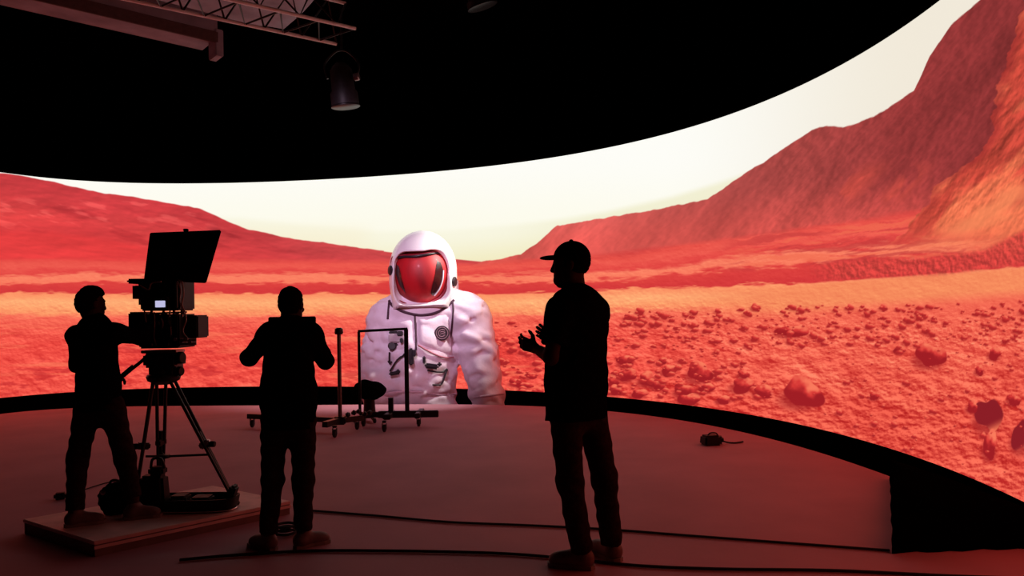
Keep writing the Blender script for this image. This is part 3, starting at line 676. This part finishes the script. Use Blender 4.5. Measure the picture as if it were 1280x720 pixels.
# ================================================================= ROLLING STAND, RACK AND STOOL
def caster(c, parent, r=.045):
    q = MB(); q.box(c+V((0, 0, r*2+.035)), (.05, .05, .03), bev=.006); q.box(c+V((-.024, 0, r*1.5)), (.006, .05, r*1.7), bev=.002); q.box(c+V((.024, 0, r*1.5)), (.006, .05, r*1.7), bev=.002)
    o = q.build('caster', METAL, parent); MB().cyl(c+V((-.018, 0, r)), c+V((.018, 0, r)), r, n=22).build('wheel', RUBBER, o); return o
def stand():
    w1, w2, w3 = on(316, 534), on(419, 547), on(447, 537); zb = .15; pt = at(424, 415, 9.15)
    t = thing('rolling_stand', 'tall thin upright pole on a low wheeled base behind the tablet holder', 'stand', (pt.x, pt.y, 0))
    b = MB(); q = lambda p: V((p.x, p.y, zb)); a0 = at(310, 516, w1.y); a0.z = zb
    b.tube([q(w1)+V((-.05, 0, 0)), V((pt.x-.25, pt.y+.1, zb)), V((pt.x, pt.y, zb))], .045, n=4, smooth=False); b.tube([q(w2)+V((-.12, 0, .01)), V((pt.x, pt.y, zb)), q(w3)+V((.08, 0, 0))], .05, n=4, smooth=False)
    b.box(V((pt.x, pt.y, zb)), (.16, .16, .10), bev=.02); b.build('base', METAL, t)
    MB().tube([V((pt.x, pt.y, .10)), V((pt.x, pt.y, pt.z))], .025, smooth=False).build('pole', mat('grey_pole', (.10, .075, .075), .45, metal=.4, noise=.2), t)
    MB().lathe([(.045, 0), (.055, .02), (.05, .07), (.03, .085)], V((pt.x, pt.y, pt.z-.03))).build('pole_cap', METAL, t)
    for w in (w1, w2, w3): caster(w, t, .05)
    for k in range(5): MB().lathe([(.02, -.03), (.035, 0), (.02, .03)], V((pt.x+.10+.07*k, pt.y+.03*(k % 2), zb+.07+.02*(k % 3))), V((1, .3*(-1)**k, .2)), 12).build('clamp', METAL, t)
stand()
def rack():
    d = 9.55; A = at(449, 414, d); B = at(508, 411, d); zb = .16
    t = thing('rolling_rack', 'empty rectangular black frame on a wheeled base before the astronaut', 'rack', ((A.x+B.x)/2, d, 0))
    for p, nm in ((A, 'post'), (B, 'post')): MB().box((p.x, d, (p.z+zb)/2), (.055 if p is B else .035, .035, p.z-zb), bev=.006).build('post', METAL, t)
    MB().tube([A+V((-.01, 0, 0)), B+V((.02, 0, 0))], .018, smooth=False).build('top_bar', METAL, t)
    b = MB(); w = [on(481, 540), on(524, 533), on(455, 533), on(489, 525)]
    b.box(((w[0].x+w[1].x)/2+.05, d, zb), (w[1].x-A.x+.02, .06, .09), bev=.008); b.box((w[0].x, d-.05, zb), (.09, .42, .07), bev=.008); b.box((w[1].x, d+.05, zb), (.07, .5, .07), bev=.008)
    b.box(((A.x+w[0].x)/2, d, zb), (w[0].x-A.x, .05, .07), bev=.008); b.build('base', METAL, t)
    for k in (w[0], w[1], w[2]): caster(V((k.x, k.y, 0)), t, .048)
    e = MB(); p0 = at(489, 497, d); e.tube([V((p0.x, d, zb)), V((p0.x, d, p0.z))], .045, n=4, smooth=False); e.build('short_post', METAL, t)
rack()
def stool():
    d = 10.05; c = at(462, 488, d); g = V((c.x, c.y, 0)); r = .20
    t = thing('padded_stool', 'short black stool with a bulging rounded seat beside the wheeled rack', 'stool', g)
    L = [ell((c.x, c.y, c.z), (.235, .2, .125), k=.05), cone((c.x-.06, c.y, c.z+.03), (c.x+.08, c.y, c.z+.0), .12, .1, k=.06)]
    smesh('seat', L, .012, CLOTH, t, wr=.006, wf=18)
    MB().lathe([(.075, .05), (.085, .10), (.075, c.z-.14), (.10, c.z-.05)], g).build('pedestal', METAL, t)
    b = MB()
    for k in range(4):
        a = k*math.pi/2+.5; b.tube([g+V((0, 0, .09)), g+V((.22*math.cos(a), .22*math.sin(a), .035))], .022, smooth=False)
    b.build('star_base', METAL, t)
    for k in range(4):
        a = k*math.pi/2+.5; MB().lathe([(.02, -.02), (.034, -.014), (.034, .014), (.02, .02)], g+V((.22*math.cos(a), .22*math.sin(a), .0345)), V((-math.sin(a), math.cos(a), 0)), 14).build('caster', RUBBER, t)
stool()

# ================================================================= CABLES AND FLOOR BITS
def floor_cable(label, px, r, wob=.01):
    P = []
    for i, (u, v) in enumerate(px):
        p = on(u, v, r); P.append(V((p.x, p.y+wob*math.sin(i*2.3), r+.001)))
    tag(MB().tube(P, r, n=8).build('floor_cable', RUBBER), label, 'cable')
floor_cable('black cable crossing the floor behind the person in the cap', [(372, 637), (470, 645), (560, 652), (660, 657), (760, 662), (860, 669), (980, 679), (1112, 688)], .0085)
floor_cable('black cable crossing the floor nearest the camera, in front of the shoes', [(225, 700), (300, 694), (390, 688), (480, 689), (560, 690), (640, 692), (720, 700), (800, 707), (900, 711), (1040, 714), (1180, 719), (1300, 724)], .0095)
floor_cable('short thin cable on the floor behind the platform at far left', [(77, 622), (95, 616), (112, 610), (132, 604), (150, 600)], .005)
p = on(76, 624); tag(MB().box(p+V((0, 0, .028)), (.09, .07, .056), Matrix.Rotation(.4, 3, 'Z'), bev=.014).cyl(p+V((.03, .02, .03)), p+V((.10, .05, .02)), .014).build('cable_plug', PLASTIC), 'small black plug on the floor beside the platform\'s left end', 'plug')
p = on(357, 672); ring = []
for k in range(46):
    a = k*.42; rr = .085+.006*math.sin(k*1.7); ring.append(V((p.x+rr*math.cos(a), p.y+.04+rr*math.sin(a)*.9, .012+.0016*k)))
tag(MB().tube(ring, .0095, n=7).build('cable_coil', RUBBER), 'small coil of cable on the floor between the tablet holder\'s feet', 'cable')
def jbox():
    p = on(892, 556); t = thing('junction_box', 'small dark box with a cable lying alone on the floor at right', 'box', p)
    MB().box(p+V((-.03, 0, .055)), (.20, .16, .11), Matrix.Rotation(.2, 3, 'Z'), bev=.02, taper=(.9, .9)).build('housing', PLASTIC, t)
    MB().box(p+V((.07, .03, .05)), (.10, .12, .08), Matrix.Rotation(-.2, 3, 'Z'), bev=.02).build('side_block', PLASTIC, t)
    MB().tube([p+V((-.07, -.02, .10)), p+V((-.04, -.03, .135)), p+V((.02, -.03, .135)), p+V((.05, -.02, .10))], .008).build('handle', METAL, t)
    MB().tube([p+V((.10, .02, .04)), p+V((.18, .05, .014)), p+V((.26, .04, .011)), p+V((.36, .10, .011))], .009).build('cable', RUBBER, t)
jbox()

# ================================================================= ASTRONAUT
SUIT = mat('suit_fabric', (.78, .66, .76), .8, noise=.05, nscale=6, bump=.6, bscale=7)
SHELL = mat('helmet_shell', (.86, .82, .85), .32, coat=.3, noise=.02, nscale=3)
TRIM = mat('suit_piping', (.050, .012, .030), .6, noise=.2, nscale=10)
GEAR = mat('suit_hardware', (.016, .010, .016), .45, noise=.2, nscale=20)
def astronaut():
    D = 12.45; px = D/FOC
    def a(u, v, dy=0): return npv(at(u, v, D+dy))
    t = thing('person', 'astronaut figure in a bulky white spacesuit and helmet with a red visor', 'person', (at(525, 500, D).x, D, -.5))
    Y = npv((0, 1.0, 0))
    B = [cone(a(523, 412), a(523, 470), 46*px, 45*px, sq=(Y, 1.5), k=.12), cone(a(523, 470), a(523, 530), 45*px, 48*px, sq=(Y, 1.45), k=.15),
         cone(a(487, 398), a(574, 392), 24*px, 25*px, k=.2), ell(a(524, 440, -.12), (34*px, .42, 42*px), k=.2),
         cone(a(526, 372), a(525, 388), 34*px, 40*px, sq=(Y, 1.3), k=.15),
         cone(a(554, 374, .02), a(592, 398, .02), 20*px, 22*px, k=.12), cone(a(504, 384, .02), a(478, 404, .02), 16*px, 18*px, k=.12),
         cone(a(500, 525), a(497, 548), 30*px, 29*px, k=.1), cone(a(548, 525), a(551, 548), 30*px, 29*px, k=.1)]
    arms = [((484, 402), (472, 452, -.05), (474, 505, -.25), 21, 20, 18), ((586, 394), (600, 446, -.02), (612, 507, -.22), 25.5, 23, 19)]
    for s_, e_, w_, r0, r1, r2 in arms:
        S, E_, W = a(*s_), a(*e_), a(*w_)
        B += [cone(S, E_, r0*px, r1*px, k=.14), cone(E_, W, r1*px*1.0, r2*px, k=.1)]
        for q in (.35, .75):
            c0 = E_+(W-E_)*q
            B += [ell(c0, np.array([r2*1.06, r2*1.05, 7])*px, k=.12)]
        for q in (.5, .8):
            c0 = S+(E_-S)*q; B += [ell(c0, np.array([r1*1.09, r1*1.06, 8])*px, k=.1)]
        sg = 1 if s_[0] < 525 else -1
        B += hand(W-npv((0, .05, .10)), (0, -.25, -1), (sg*.2, .9, 0), (sg, -.2, 0), 2.5, .35, .1, .3)
    # folds across sleeves and waist
    B += [cut(npv((at(525, 500, D).x, D, -.498)), (0, 0, -1), 3.0)]
    P, Fc = sculpt(B, .021, .016, 8.0); bvh = BVHTree.FromPolygons([tuple(p) for p in P], [tuple(f) for f in Fc.tolist()])
    def srf(u, v):
        d = (at(u, v, 10)-V((0, 0, EYE))).normalized(); h = bvh.ray_cast(V((0, 0, EYE)), d); return None if h[0] is None else (npv(h[0]), npv(h[1]))
    folds = [[(588, 468), (600, 462), (612, 452), (620, 440)], [(592, 484), (606, 482), (620, 474)], [(584, 420), (596, 424), (610, 421)], [(578, 404), (590, 396), (602, 380)], [(594, 440), (604, 436), (614, 438)],
             [(456, 436), (466, 446), (478, 450)], [(454, 462), (464, 470), (478, 468)], [(460, 416), (468, 424), (472, 436)], [(456, 482), (466, 488), (478, 486)],
             [(488, 476), (502, 482), (520, 480), (540, 484), (562, 478)], [(486, 490), (506, 487), (530, 492), (560, 488)], [(530, 470), (545, 476), (562, 470)], [(568, 440), (570, 456), (566, 472)], [(498, 446), (508, 454), (512, 466)], [(483, 408), (484, 425), (484, 445), (483, 466)]]
    for L in folds:
        Q = [q for q in (srf(*p) for p in L) if q]
        for (p0, n0), (p1, n1) in zip(Q, Q[1:]):
            B.append(cone(p0-npv((0, 0, .045))+n0*.01, p1-npv((0, 0, .045))+n1*.01, .028, .024, k=.05, op='sub'))
            B.append(cone(p0+npv((0, 0, .03))-n0*.035, p1+npv((0, 0, .03))-n1*.035, .06, .055, k=.09))
    P, Fc = sculpt(B, .019, .014, 8.0); bvh = BVHTree.FromPolygons([tuple(p) for p in P], [tuple(f) for f in Fc.tolist()])
    body = raw('suit_body', P.tolist(), Fc.tolist(), SUIT, t)
    eye = V((0, 0, EYE))
    def hit(u, v, off=0.0, tree=None):
        d = (at(u, v, 10)-eye).normalized(); h = (tree or bvh).ray_cast(eye, d)
        return (h[0]+h[1]*off, h[1]) if h[0] else (at(u, v, D-.4), V((0, -1, 0)))
    # helmet
    hf = unit((-.13, -.985, -.10)); hu = unit(npv((0, 0, 1.0))-hf*hf[2]); hr_ = np.cross(hf, hu); A = np.array([hr_, hf, hu])
    hc = a(529.5, 338, -.12)
    H = [ell(hc, np.array([41.5, 44, 49])*px, A), ell(hc+npv((0, -.05, -20*px)), np.array([40, 43, 36])*px, A, k=.1),
         cone(a(527, 368, -.15), a(527, 382, -.20), 32*px, 35*px, k=.12, sq=(Y, 1.02))]
    vc = a(524.5, 348.5, -.12-.62)
    op = rbox(vc, np.array([34.5, 31, 32])*px, A, rad=17*px, k=.03, op='sub')
    H += [op, ell(hc+npv((0, 0, -5*px)), np.array([37.5, 39, 42])*px, A, op='sub', k=.01), rbox(a(545, 330, -.75), np.array([16, 24, 15.5])*px, A, rad=9*px, k=.06, op='sub'),
          cut(a(527, 391, -.1), (0.03, -.28, -1), 1.0)]
    hel = smesh('helmet', H, .016, SHELL, t)
    # visor glass with a darker rim inside
    vm = mat('red_visor', (.62, .004, .012), .55, coat=.04, noise=0)
    nt = vm.node_tree; bs = nt.nodes['Principled BSDF']; tc = nt.nodes.new('ShaderNodeTexCoord'); mp = nt.nodes.new('ShaderNodeMapping'); n = nt.nodes.new('ShaderNodeTexNoise'); n.inputs['Scale'].default_value = 2.2; n.inputs['Detail'].default_value = 2
    mp.inputs['Scale'].default_value = (1.6, 1.6, .5)
    r = nt.nodes.new('ShaderNodeValToRGB'); r.color_ramp.elements[0].position = .34; r.color_ramp.elements[0].color = (.26, .003, .008, 1); r.color_ramp.elements[1].position = .58; r.color_ramp.elements[1].color = (.52, .004, .012, 1)
    nt.links.new(tc.outputs['Object'], mp.inputs[0]); nt.links.new(mp.outputs[0], n.inputs['Vector']); nt.links.new(n.outputs['Fac'], r.inputs[0]); nt.links.new(r.outputs[0], bs.inputs['Base Color'])
    vis = smesh('visor', [ell(hc+npv((0, 0, -5*px)), np.array([37, 38.5, 41.5])*px, A), cut(hc-hf*.05, -hf, 2.0)], .02, vm, hel)
    vt = BVHTree.FromPolygons([v.co[:] for v in vis.data.vertices], [p.vertices[:] for p in vis.data.polygons])
    # visor gasket ring, modelled brow shadow and inner dark cheeks
    ring = [(492, 322), (505, 320.5), (520, 320), (535, 317.5), (550, 315.5), (559, 322), (561, 336), (559.5, 354), (552, 369), (538, 377.5), (520, 381), (504, 379), (494, 371), (491.5, 352), (491, 336)]
    MB().tube([hit(u, v, .012, vt)[0] for u, v in ring], 2.0*px, closed=True).build('visor_gasket', mat('visor_gasket', (.28, .012, .03), .4, coat=.3, noise=.2, nscale=4), hel)
    MB().tube([hit(u, v, .014, vt)[0] for u, v in ((493, 322), (505, 321.5), (520, 321), (535, 318.5), (551, 316.5))], 1.9*px).build('brow_shadow', GEAR, hel)  # dark tube standing in for the shadow under the helmet's brow
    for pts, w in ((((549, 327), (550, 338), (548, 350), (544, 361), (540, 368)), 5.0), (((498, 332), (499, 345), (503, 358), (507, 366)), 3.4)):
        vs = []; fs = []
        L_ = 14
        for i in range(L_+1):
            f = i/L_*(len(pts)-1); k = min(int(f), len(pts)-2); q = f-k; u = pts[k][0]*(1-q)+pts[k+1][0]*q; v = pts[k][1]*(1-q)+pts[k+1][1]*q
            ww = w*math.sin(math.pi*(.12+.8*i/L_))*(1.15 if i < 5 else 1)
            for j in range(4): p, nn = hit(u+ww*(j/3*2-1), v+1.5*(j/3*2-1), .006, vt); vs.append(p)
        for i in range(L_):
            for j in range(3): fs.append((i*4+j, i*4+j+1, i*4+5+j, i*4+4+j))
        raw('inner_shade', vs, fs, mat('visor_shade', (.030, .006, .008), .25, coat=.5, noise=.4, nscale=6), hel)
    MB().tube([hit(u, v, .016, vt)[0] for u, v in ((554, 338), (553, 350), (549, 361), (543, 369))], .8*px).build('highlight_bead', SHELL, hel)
    ht = BVHTree.FromPolygons([v.co[:] for v in hel.data.vertices], [p.vertices[:] for p in hel.data.polygons])
    for (u, v) in ((489, 338), (568, 352)):
        p, nn = hit(u, v, .0, ht); MB().lathe([(6*px, -.03), (6*px, .02), (4.5*px, .035)], p, nn, 20).build('helmet_latch', GEAR, hel)
    # neck ring line and seams
    pr = MB().tube([hit(u, v, .0)[0] for u, v in ((487, 376), (492, 383), (503, 389), (517, 393), (530, 394), (545, 391), (558, 384), (568, 375))], 1.7*px).build('neck_ring', TRIM, t)
    for L in ([(487, 377), (486, 388), (485, 399)], [(566, 376), (567, 388), (566, 402), (564, 418), (561, 427)], [(519, 395), (520, 410), (520.5, 426), (520.5, 438)]):
        MB().tube([hit(u, v, .004)[0] for u, v in L], 1.25*px).build('seam_piping', TRIM, t)
    # chest flap: raised panel following the suit
    def patch(name, poly, nx, ny, th, m, parent=t):
        (u0, v0), (u1, v1), (u2, v2), (u3, v3) = poly; vs = []; fs = []
        for j in range(ny+1):
            for i in range(nx+1):
                s_, q = i/nx, j/ny; u = (u0*(1-s_)+u1*s_)*(1-q)+(u3*(1-s_)+u2*s_)*q; v = (v0*(1-s_)+v1*s_)*(1-q)+(v3*(1-s_)+v2*s_)*q
                ed = min(1, min(i, nx-i, j, ny-j)/1.0); vs.append(hit(u, v, th*ed-.01*(1-ed))[0])
        for j in range(ny):
            for i in range(nx): k = j*(nx+1)+i; fs.append((k, k+1, k+nx+2, k+nx+1))
        return raw(name, vs, fs, m, parent)
    patch('chest_flap', ((523, 398), (561, 392), (567, 446), (523, 430)), 12, 10, .045, SUIT)
    patch('chest_panel', ((487, 400), (517, 398), (517, 436), (488, 440)), 8, 8, .03, SUIT)
    MB().tube([hit(u, v, .03)[0] for u, v in ((523, 432), (532, 437), (545, 444), (556, 447), (566, 446))], 1.1*px).build('flap_edge', mat('flap_edge', (.40, .13, .17), .7, noise=.1), t)
    # round emblem
    p, nn = hit(550.5, 416.5, .10); nn = V((.10, -1, .05)).normalized()
    em = MB().lathe([(9*px, -.14), (9*px, .0), (8.6*px, .01)], p, nn, 36).build('emblem', mat('emblem_dark', (.030, .016, .022), .7, noise=.2), t)
    lite = mat('emblem_print', (.30, .17, .21), .7, noise=.2); e2 = V((0, 0, 1)); e1 = nn.cross(e2).normalized() if True else None
    if e1.x < 0: e1 = -e1
    e2 = (e2-nn*e2.dot(nn)).normalized(); g = lambda x, y: p+nn*.014+e1*x*px+e2*y*px
    mk = MB(); mk.tube([g(6.9*math.cos(k*.3), 6.9*math.sin(k*.3)) for k in range(21)], .45*px, n=6, closed=True, smooth=False)
    for L in ([(3.4, 3.2), (0, 4.3), (-3.4, 2.4), (-4.2, -.4), (-3, -3.2), (.4, -4), (3.6, -2.6)], [(-2.2, 1.2), (1, 1.6), (3.6, .6)], [(-2.4, -1.4), (.6, -.8), (3.4, -1.2)]): mk.tube([g(*q) for q in L], .6*px, n=6)
    mk.build('emblem_print', lite, em)
    # chest hardware
    def module(u, v, w, h, m=GEAR, dep=.09, rot=0, name='control_module'):
        p, nn = hit(u, v, .03); return MB().box(p, (w*px, dep, h*px), Matrix.Rotation(rot, 3, 'Y'), bev=.02).build(name, m, t)
    o = module(498, 423, 20, 11, mat('module_face', (.42, .33, .38), .5, noise=.1), name='gauge_panel')
    for (u, v, w, h) in ((491.5, 418, 5, 4), (503, 418.5, 7, 6), (494, 424, 4, 3), (505, 426, 4, 6), (497, 417, 8, 2.2)): p, nn = hit(u, v, .075); MB().box(p, (w*px, .05, h*px), bev=.012).build('gauge', GEAR, o)
    p, nn = hit(494, 432.5, .06); MB().lathe([(5.2*px, -.05), (5.2*px, .03), (4*px, .05)], p, V((0, -1, .1)), 24).box(p+V((.07, 0, .02)), (.09, .06, .05), bev=.015).build('valve', GEAR, t)
    p, nn = hit(515, 447, .05); MB().box(p, (6*px, .10, 20*px), bev=.02).box(p+V((.06, -.01, .06)), (3.5*px, .10, 8*px), bev=.015).box(p+V((-.07, 0, -.02)), (4*px, .08, 7*px), bev=.015).build('connector_block', GEAR, t)
    p, nn = hit(530, 450, .04); MB().box(p, (3.2*px, .08, 9*px), bev=.015).build('toggle', GEAR, t)
    p, nn = hit(539, 457, .05); MB().box(p, (17*px, .12, 6*px), Matrix.Rotation(.14, 3, 'Y'), bev=.03).box(p+V((.13, -.02, .03)), (5*px, .10, 5*px), bev=.02).build('hose_coupling', GEAR, t)
    p, nn = hit(496, 465, .05); MB().box(p, (13*px, .10, 4.5*px), Matrix.Rotation(-.15, 3, 'Y'), bev=.02).box(p+V((.06, -.01, .03)), (5*px, .10, 5*px), bev=.02).build('waist_clip', GEAR, t)
    hoses = [[(498, 449), (504, 446), (509, 440), (516, 436)], [(488, 464), (491, 461), (497, 452), (503, 446)], [(534, 462), (545, 464), (553, 464), (558, 461), (555, 470), (551, 478), (546, 481), (541, 481)], [(489, 441), (488, 449), (490, 456)], [(486, 450), (489, 454), (492, 452)]]
    for L in hoses: MB().tube([hit(u, v, .035)[0] for u, v in L], 1.1*px).build('hose', GEAR, t)
    # white harness clips and belt
    MB().tube([hit(u, v, .01)[0] for u, v in ((479, 493), (500, 489), (525, 490), (550, 493), (570, 492))], 1.6*px).build('belt', mat('suit_belt', (.62, .45, .56), .7, noise=.1), t)
    for q, ((u0, v0), (u1, v1)) in enumerate((((593, 497), (630, 492)),)):
        MB().tube([hit(u0+(u1-u0)*k/4, v0+(v1-v0)*k/4, .0)[0] for k in range(5)], 1.4*px).build('cuff_band', mat('suit_belt', (.6, .45, .55)), t)
    # life-support pack showing over the shoulder
    c = a(557, 384, .30); mb = MB().box(V(c), (66*px, .40, 68*px), bev=.22, seg=6); mb.build('backpack', SUIT, t)
astronaut()

# ================================================================= OVERHEAD RIG (top left)
RIGM = mat('rig_paint', (.30, .27, .33), .85, noise=.25, nscale=3)
TUBE = mat('rig_tube', (.95, .88, .92), .35, metal=.1, noise=.15, nscale=6)
def hang(u, v, z):
    a, b = lev(u, v); d = FOC*(EYE-z)/(b-HOR); return at(u, v, d)
def overhead():
    # box beam running from the left to its end at the middle of the rig
    e = hang(272, 52, 5.0); s = e+(hang(60, 2, 5.0)-e)*1.9; dr = (e-s).normalized(); sd = V((-dr.y, dr.x, 0)); yaw = math.atan2(dr.y, dr.x); R = Matrix.Rotation(yaw, 3, 'Z'); c = (s+e)/2
    t = thing('ceiling_beam', 'long pinkish box beam hanging under the black ceiling, top left', 'beam', c)
    MB().box(c+V((0, 0, .18))+sd*.25, ((e-s).length, .55, .30), R, bev=.01).build('beam_shell', RIGM, t)
    MB().box(c+sd*-.03+V((0, 0, .04)), ((e-s).length, .03, .14), R, bev=.005).build('lower_flange', mat('rig_dark', (.10, .05, .05), .8, noise=.2), t)
    MB().box(e+sd*.1+V((.02, 0, -.02)), (.10, .26, .34), R, bev=.01).build('end_plate', RIGM, t)
    for q in (.25, .62): p = s+(e-s)*q; MB().tube([p+V((0, 0, .33)), V((p.x, p.y, 7.0))], .015, smooth=False).build('hanger_rod', METAL, t)
    # lighting truss: chords and lacing
    a, b = hang(205, 9, 5.05), hang(421, 55, 5.05); dv = (b-a).normalized(); sv = V((dv.y, -dv.x, 0)); a = a-dv*1.2
    t = thing('lighting_truss', 'open tubular lighting truss with bright chords, top left under the ceiling', 'truss', (a+b)/2)
    ch = [(a, b), (a+sv*.32+V((0, 0, .42)), b+sv*.32+V((0, 0, .42))), (a+sv*.62, b+sv*.62)]
    for k, (p, q) in enumerate(ch): MB().tube([p, q], .022, smooth=False).build('chord', TUBE, t)
    L = (b-a).length; nb = 7
    for k in range(nb):
        p0 = a+dv*L*k/nb; p1 = a+dv*L*(k+.5)/nb; p2 = a+dv*L*(k+1)/nb
        for (x, y) in ((V((0, 0, 0)), sv*.32+V((0, 0, .42))), (sv*.32+V((0, 0, .42)), sv*.62), (sv*.62, V((0, 0, 0)))):
            MB().tube([p0+x, p1+y, p2+x], .013, smooth=False).build('lacing', METAL, t)
    for q in (.3, .8):
        p = a+dv*L*q+sv*.32+V((0, 0, .42)); MB().tube([p, V((p.x, p.y, 7.0))], .012, smooth=False).build('hanger_cable', METAL, t)
    # pale sheet lying over the truss
    c0 = (a+b)/2-sv*.45+V((-.2, 0, .62)); mb = MB(); N = 16; vs = []; fs = []
    for i in range(N+1):
        for j in range(7):
            p = c0+dv*(i/N-.5)*(L*.96)+sv*(j/6-.5)*1.7+V((0, 0, .02*math.sin(i*1.3+j))); vs.append(p)
    for i in range(N):
        for j in range(6): k = i*7+j; fs.append((k, k+1, k+8, k+7))
    o = raw('ceiling_panel', vs, fs, RIGM); o.modifiers.new('thick', 'SOLIDIFY').thickness = .03
    tag(o, 'pinkish sheet panel lying over the truss, top left', 'panel')
    # hanging lamps
    LB = mat('lamp_black', (.02, .015, .017), .5, spec=.3, noise=.3, nscale=20)
    def lamp(p, lab, R_=.17, H_=.46, tilt=(.15, -.1, -1), ring=True):
        ax = V(tilt).normalized(); t = thing('hanging_spotlight', lab, 'spotlight', p)
        MB().lathe([(.05, -.06), (.10, -.02), (R_*.8, .04), (R_*.86, H_*.6), (R_, H_*.68), (R_*1.02, H_)], p, ax, 28).build('housing', LB, t)
        MB().lathe([(R_*.99, H_+.002), (R_*1.06, H_+.01), (R_*1.06, H_+.022), (R_*.99, H_+.03)], p, ax, 32).build('front_rim', METAL, t)
        s_ = ax.orthogonal().normalized(); q = p+ax*H_*.3
        yk = MB().tube([q+V((R_+.01, 0, 0)), q+V((R_+.05, 0, .18)), q+V((R_*.6, 0, .34)), q+V((0, 0, .38)), q+V((-R_*.6, 0, .34)), q+V((-R_-.05, 0, .18)), q+V((-R_-.01, 0, 0))], .014).build('yoke', METAL, t)
        MB().tube([q+V((0, 0, .37)), V((q.x, q.y, 7.0))], .014, smooth=False).build('hanger', METAL, t)
        MB().cyl(q+V((R_-.01, -.05, 0)), q+V((R_+.06, -.06, .01)), .05).build('tilt_knob', STEEL, t)
    lamp(at(426, 84, 9.6), 'black cylindrical spotlight hanging from the end of the truss', .18, .50, (.1, .1, -1))
    lamp(at(597, -14, 9.8), 'spotlight half out of frame at the top, right of the truss', .20, .22, (.3, .2, -1))
overhead()

# ================================================================= LIGHT AND CAMERA
w = bpy.data.worlds.new('World'); bpy.context.scene.world = w; w.use_nodes = True
w.node_tree.nodes['Background'].inputs['Color'].default_value = (.01, .004, .004, 1); w.node_tree.nodes['Background'].inputs['Strength'].default_value = .15
def spot(name, loc, aim, en, col, size, blend=.4, rad=.15):
    l = bpy.data.lights.new(name, 'SPOT'); l.energy = en; l.color = col; l.spot_size = math.radians(size); l.spot_blend = blend; l.shadow_soft_size = rad
    o = bpy.data.objects.new(name, l); o.location = loc; o.rotation_euler = (V(aim)-V(loc)).to_track_quat('-Z', 'Y').to_euler(); COL.objects.link(o)
ac = at(527, 410, 12.4)
spot('key_spotlight', (-2.9, 4.2, 5.6), ac+V((0, 0, .55)), 2000, (1, .68, .94), 21, .5, .5)
spot('added_rim_light', (1.7, 11.3, 4.8), ac+V((.75, .1, .45)), 1700, (1, .94, .86), 46, .7)  # added spot for the astronaut's bright right edge; no lamp hangs there
cam = bpy.data.cameras.new('camera'); co = bpy.data.objects.new('camera', cam); COL.objects.link(co)
co.location = (0, 0, EYE); co.rotation_euler = (math.pi/2, ROLL, 0)
cam.sensor_width = 36; cam.sensor_fit = 'HORIZONTAL'; cam.lens = FOC/1280*36; cam.shift_y = (HOR-360)/1280; cam.clip_start = .05; cam.clip_end = 200
sc = bpy.context.scene; sc.camera = co
sc.view_settings.view_transform = 'Standard'; sc.view_settings.look = 'None'; sc.view_settings.exposure = 0; sc.view_settings.gamma = 1
sc.cycles.max_bounces = 6; sc.cycles.sample_clamp_indirect = 4
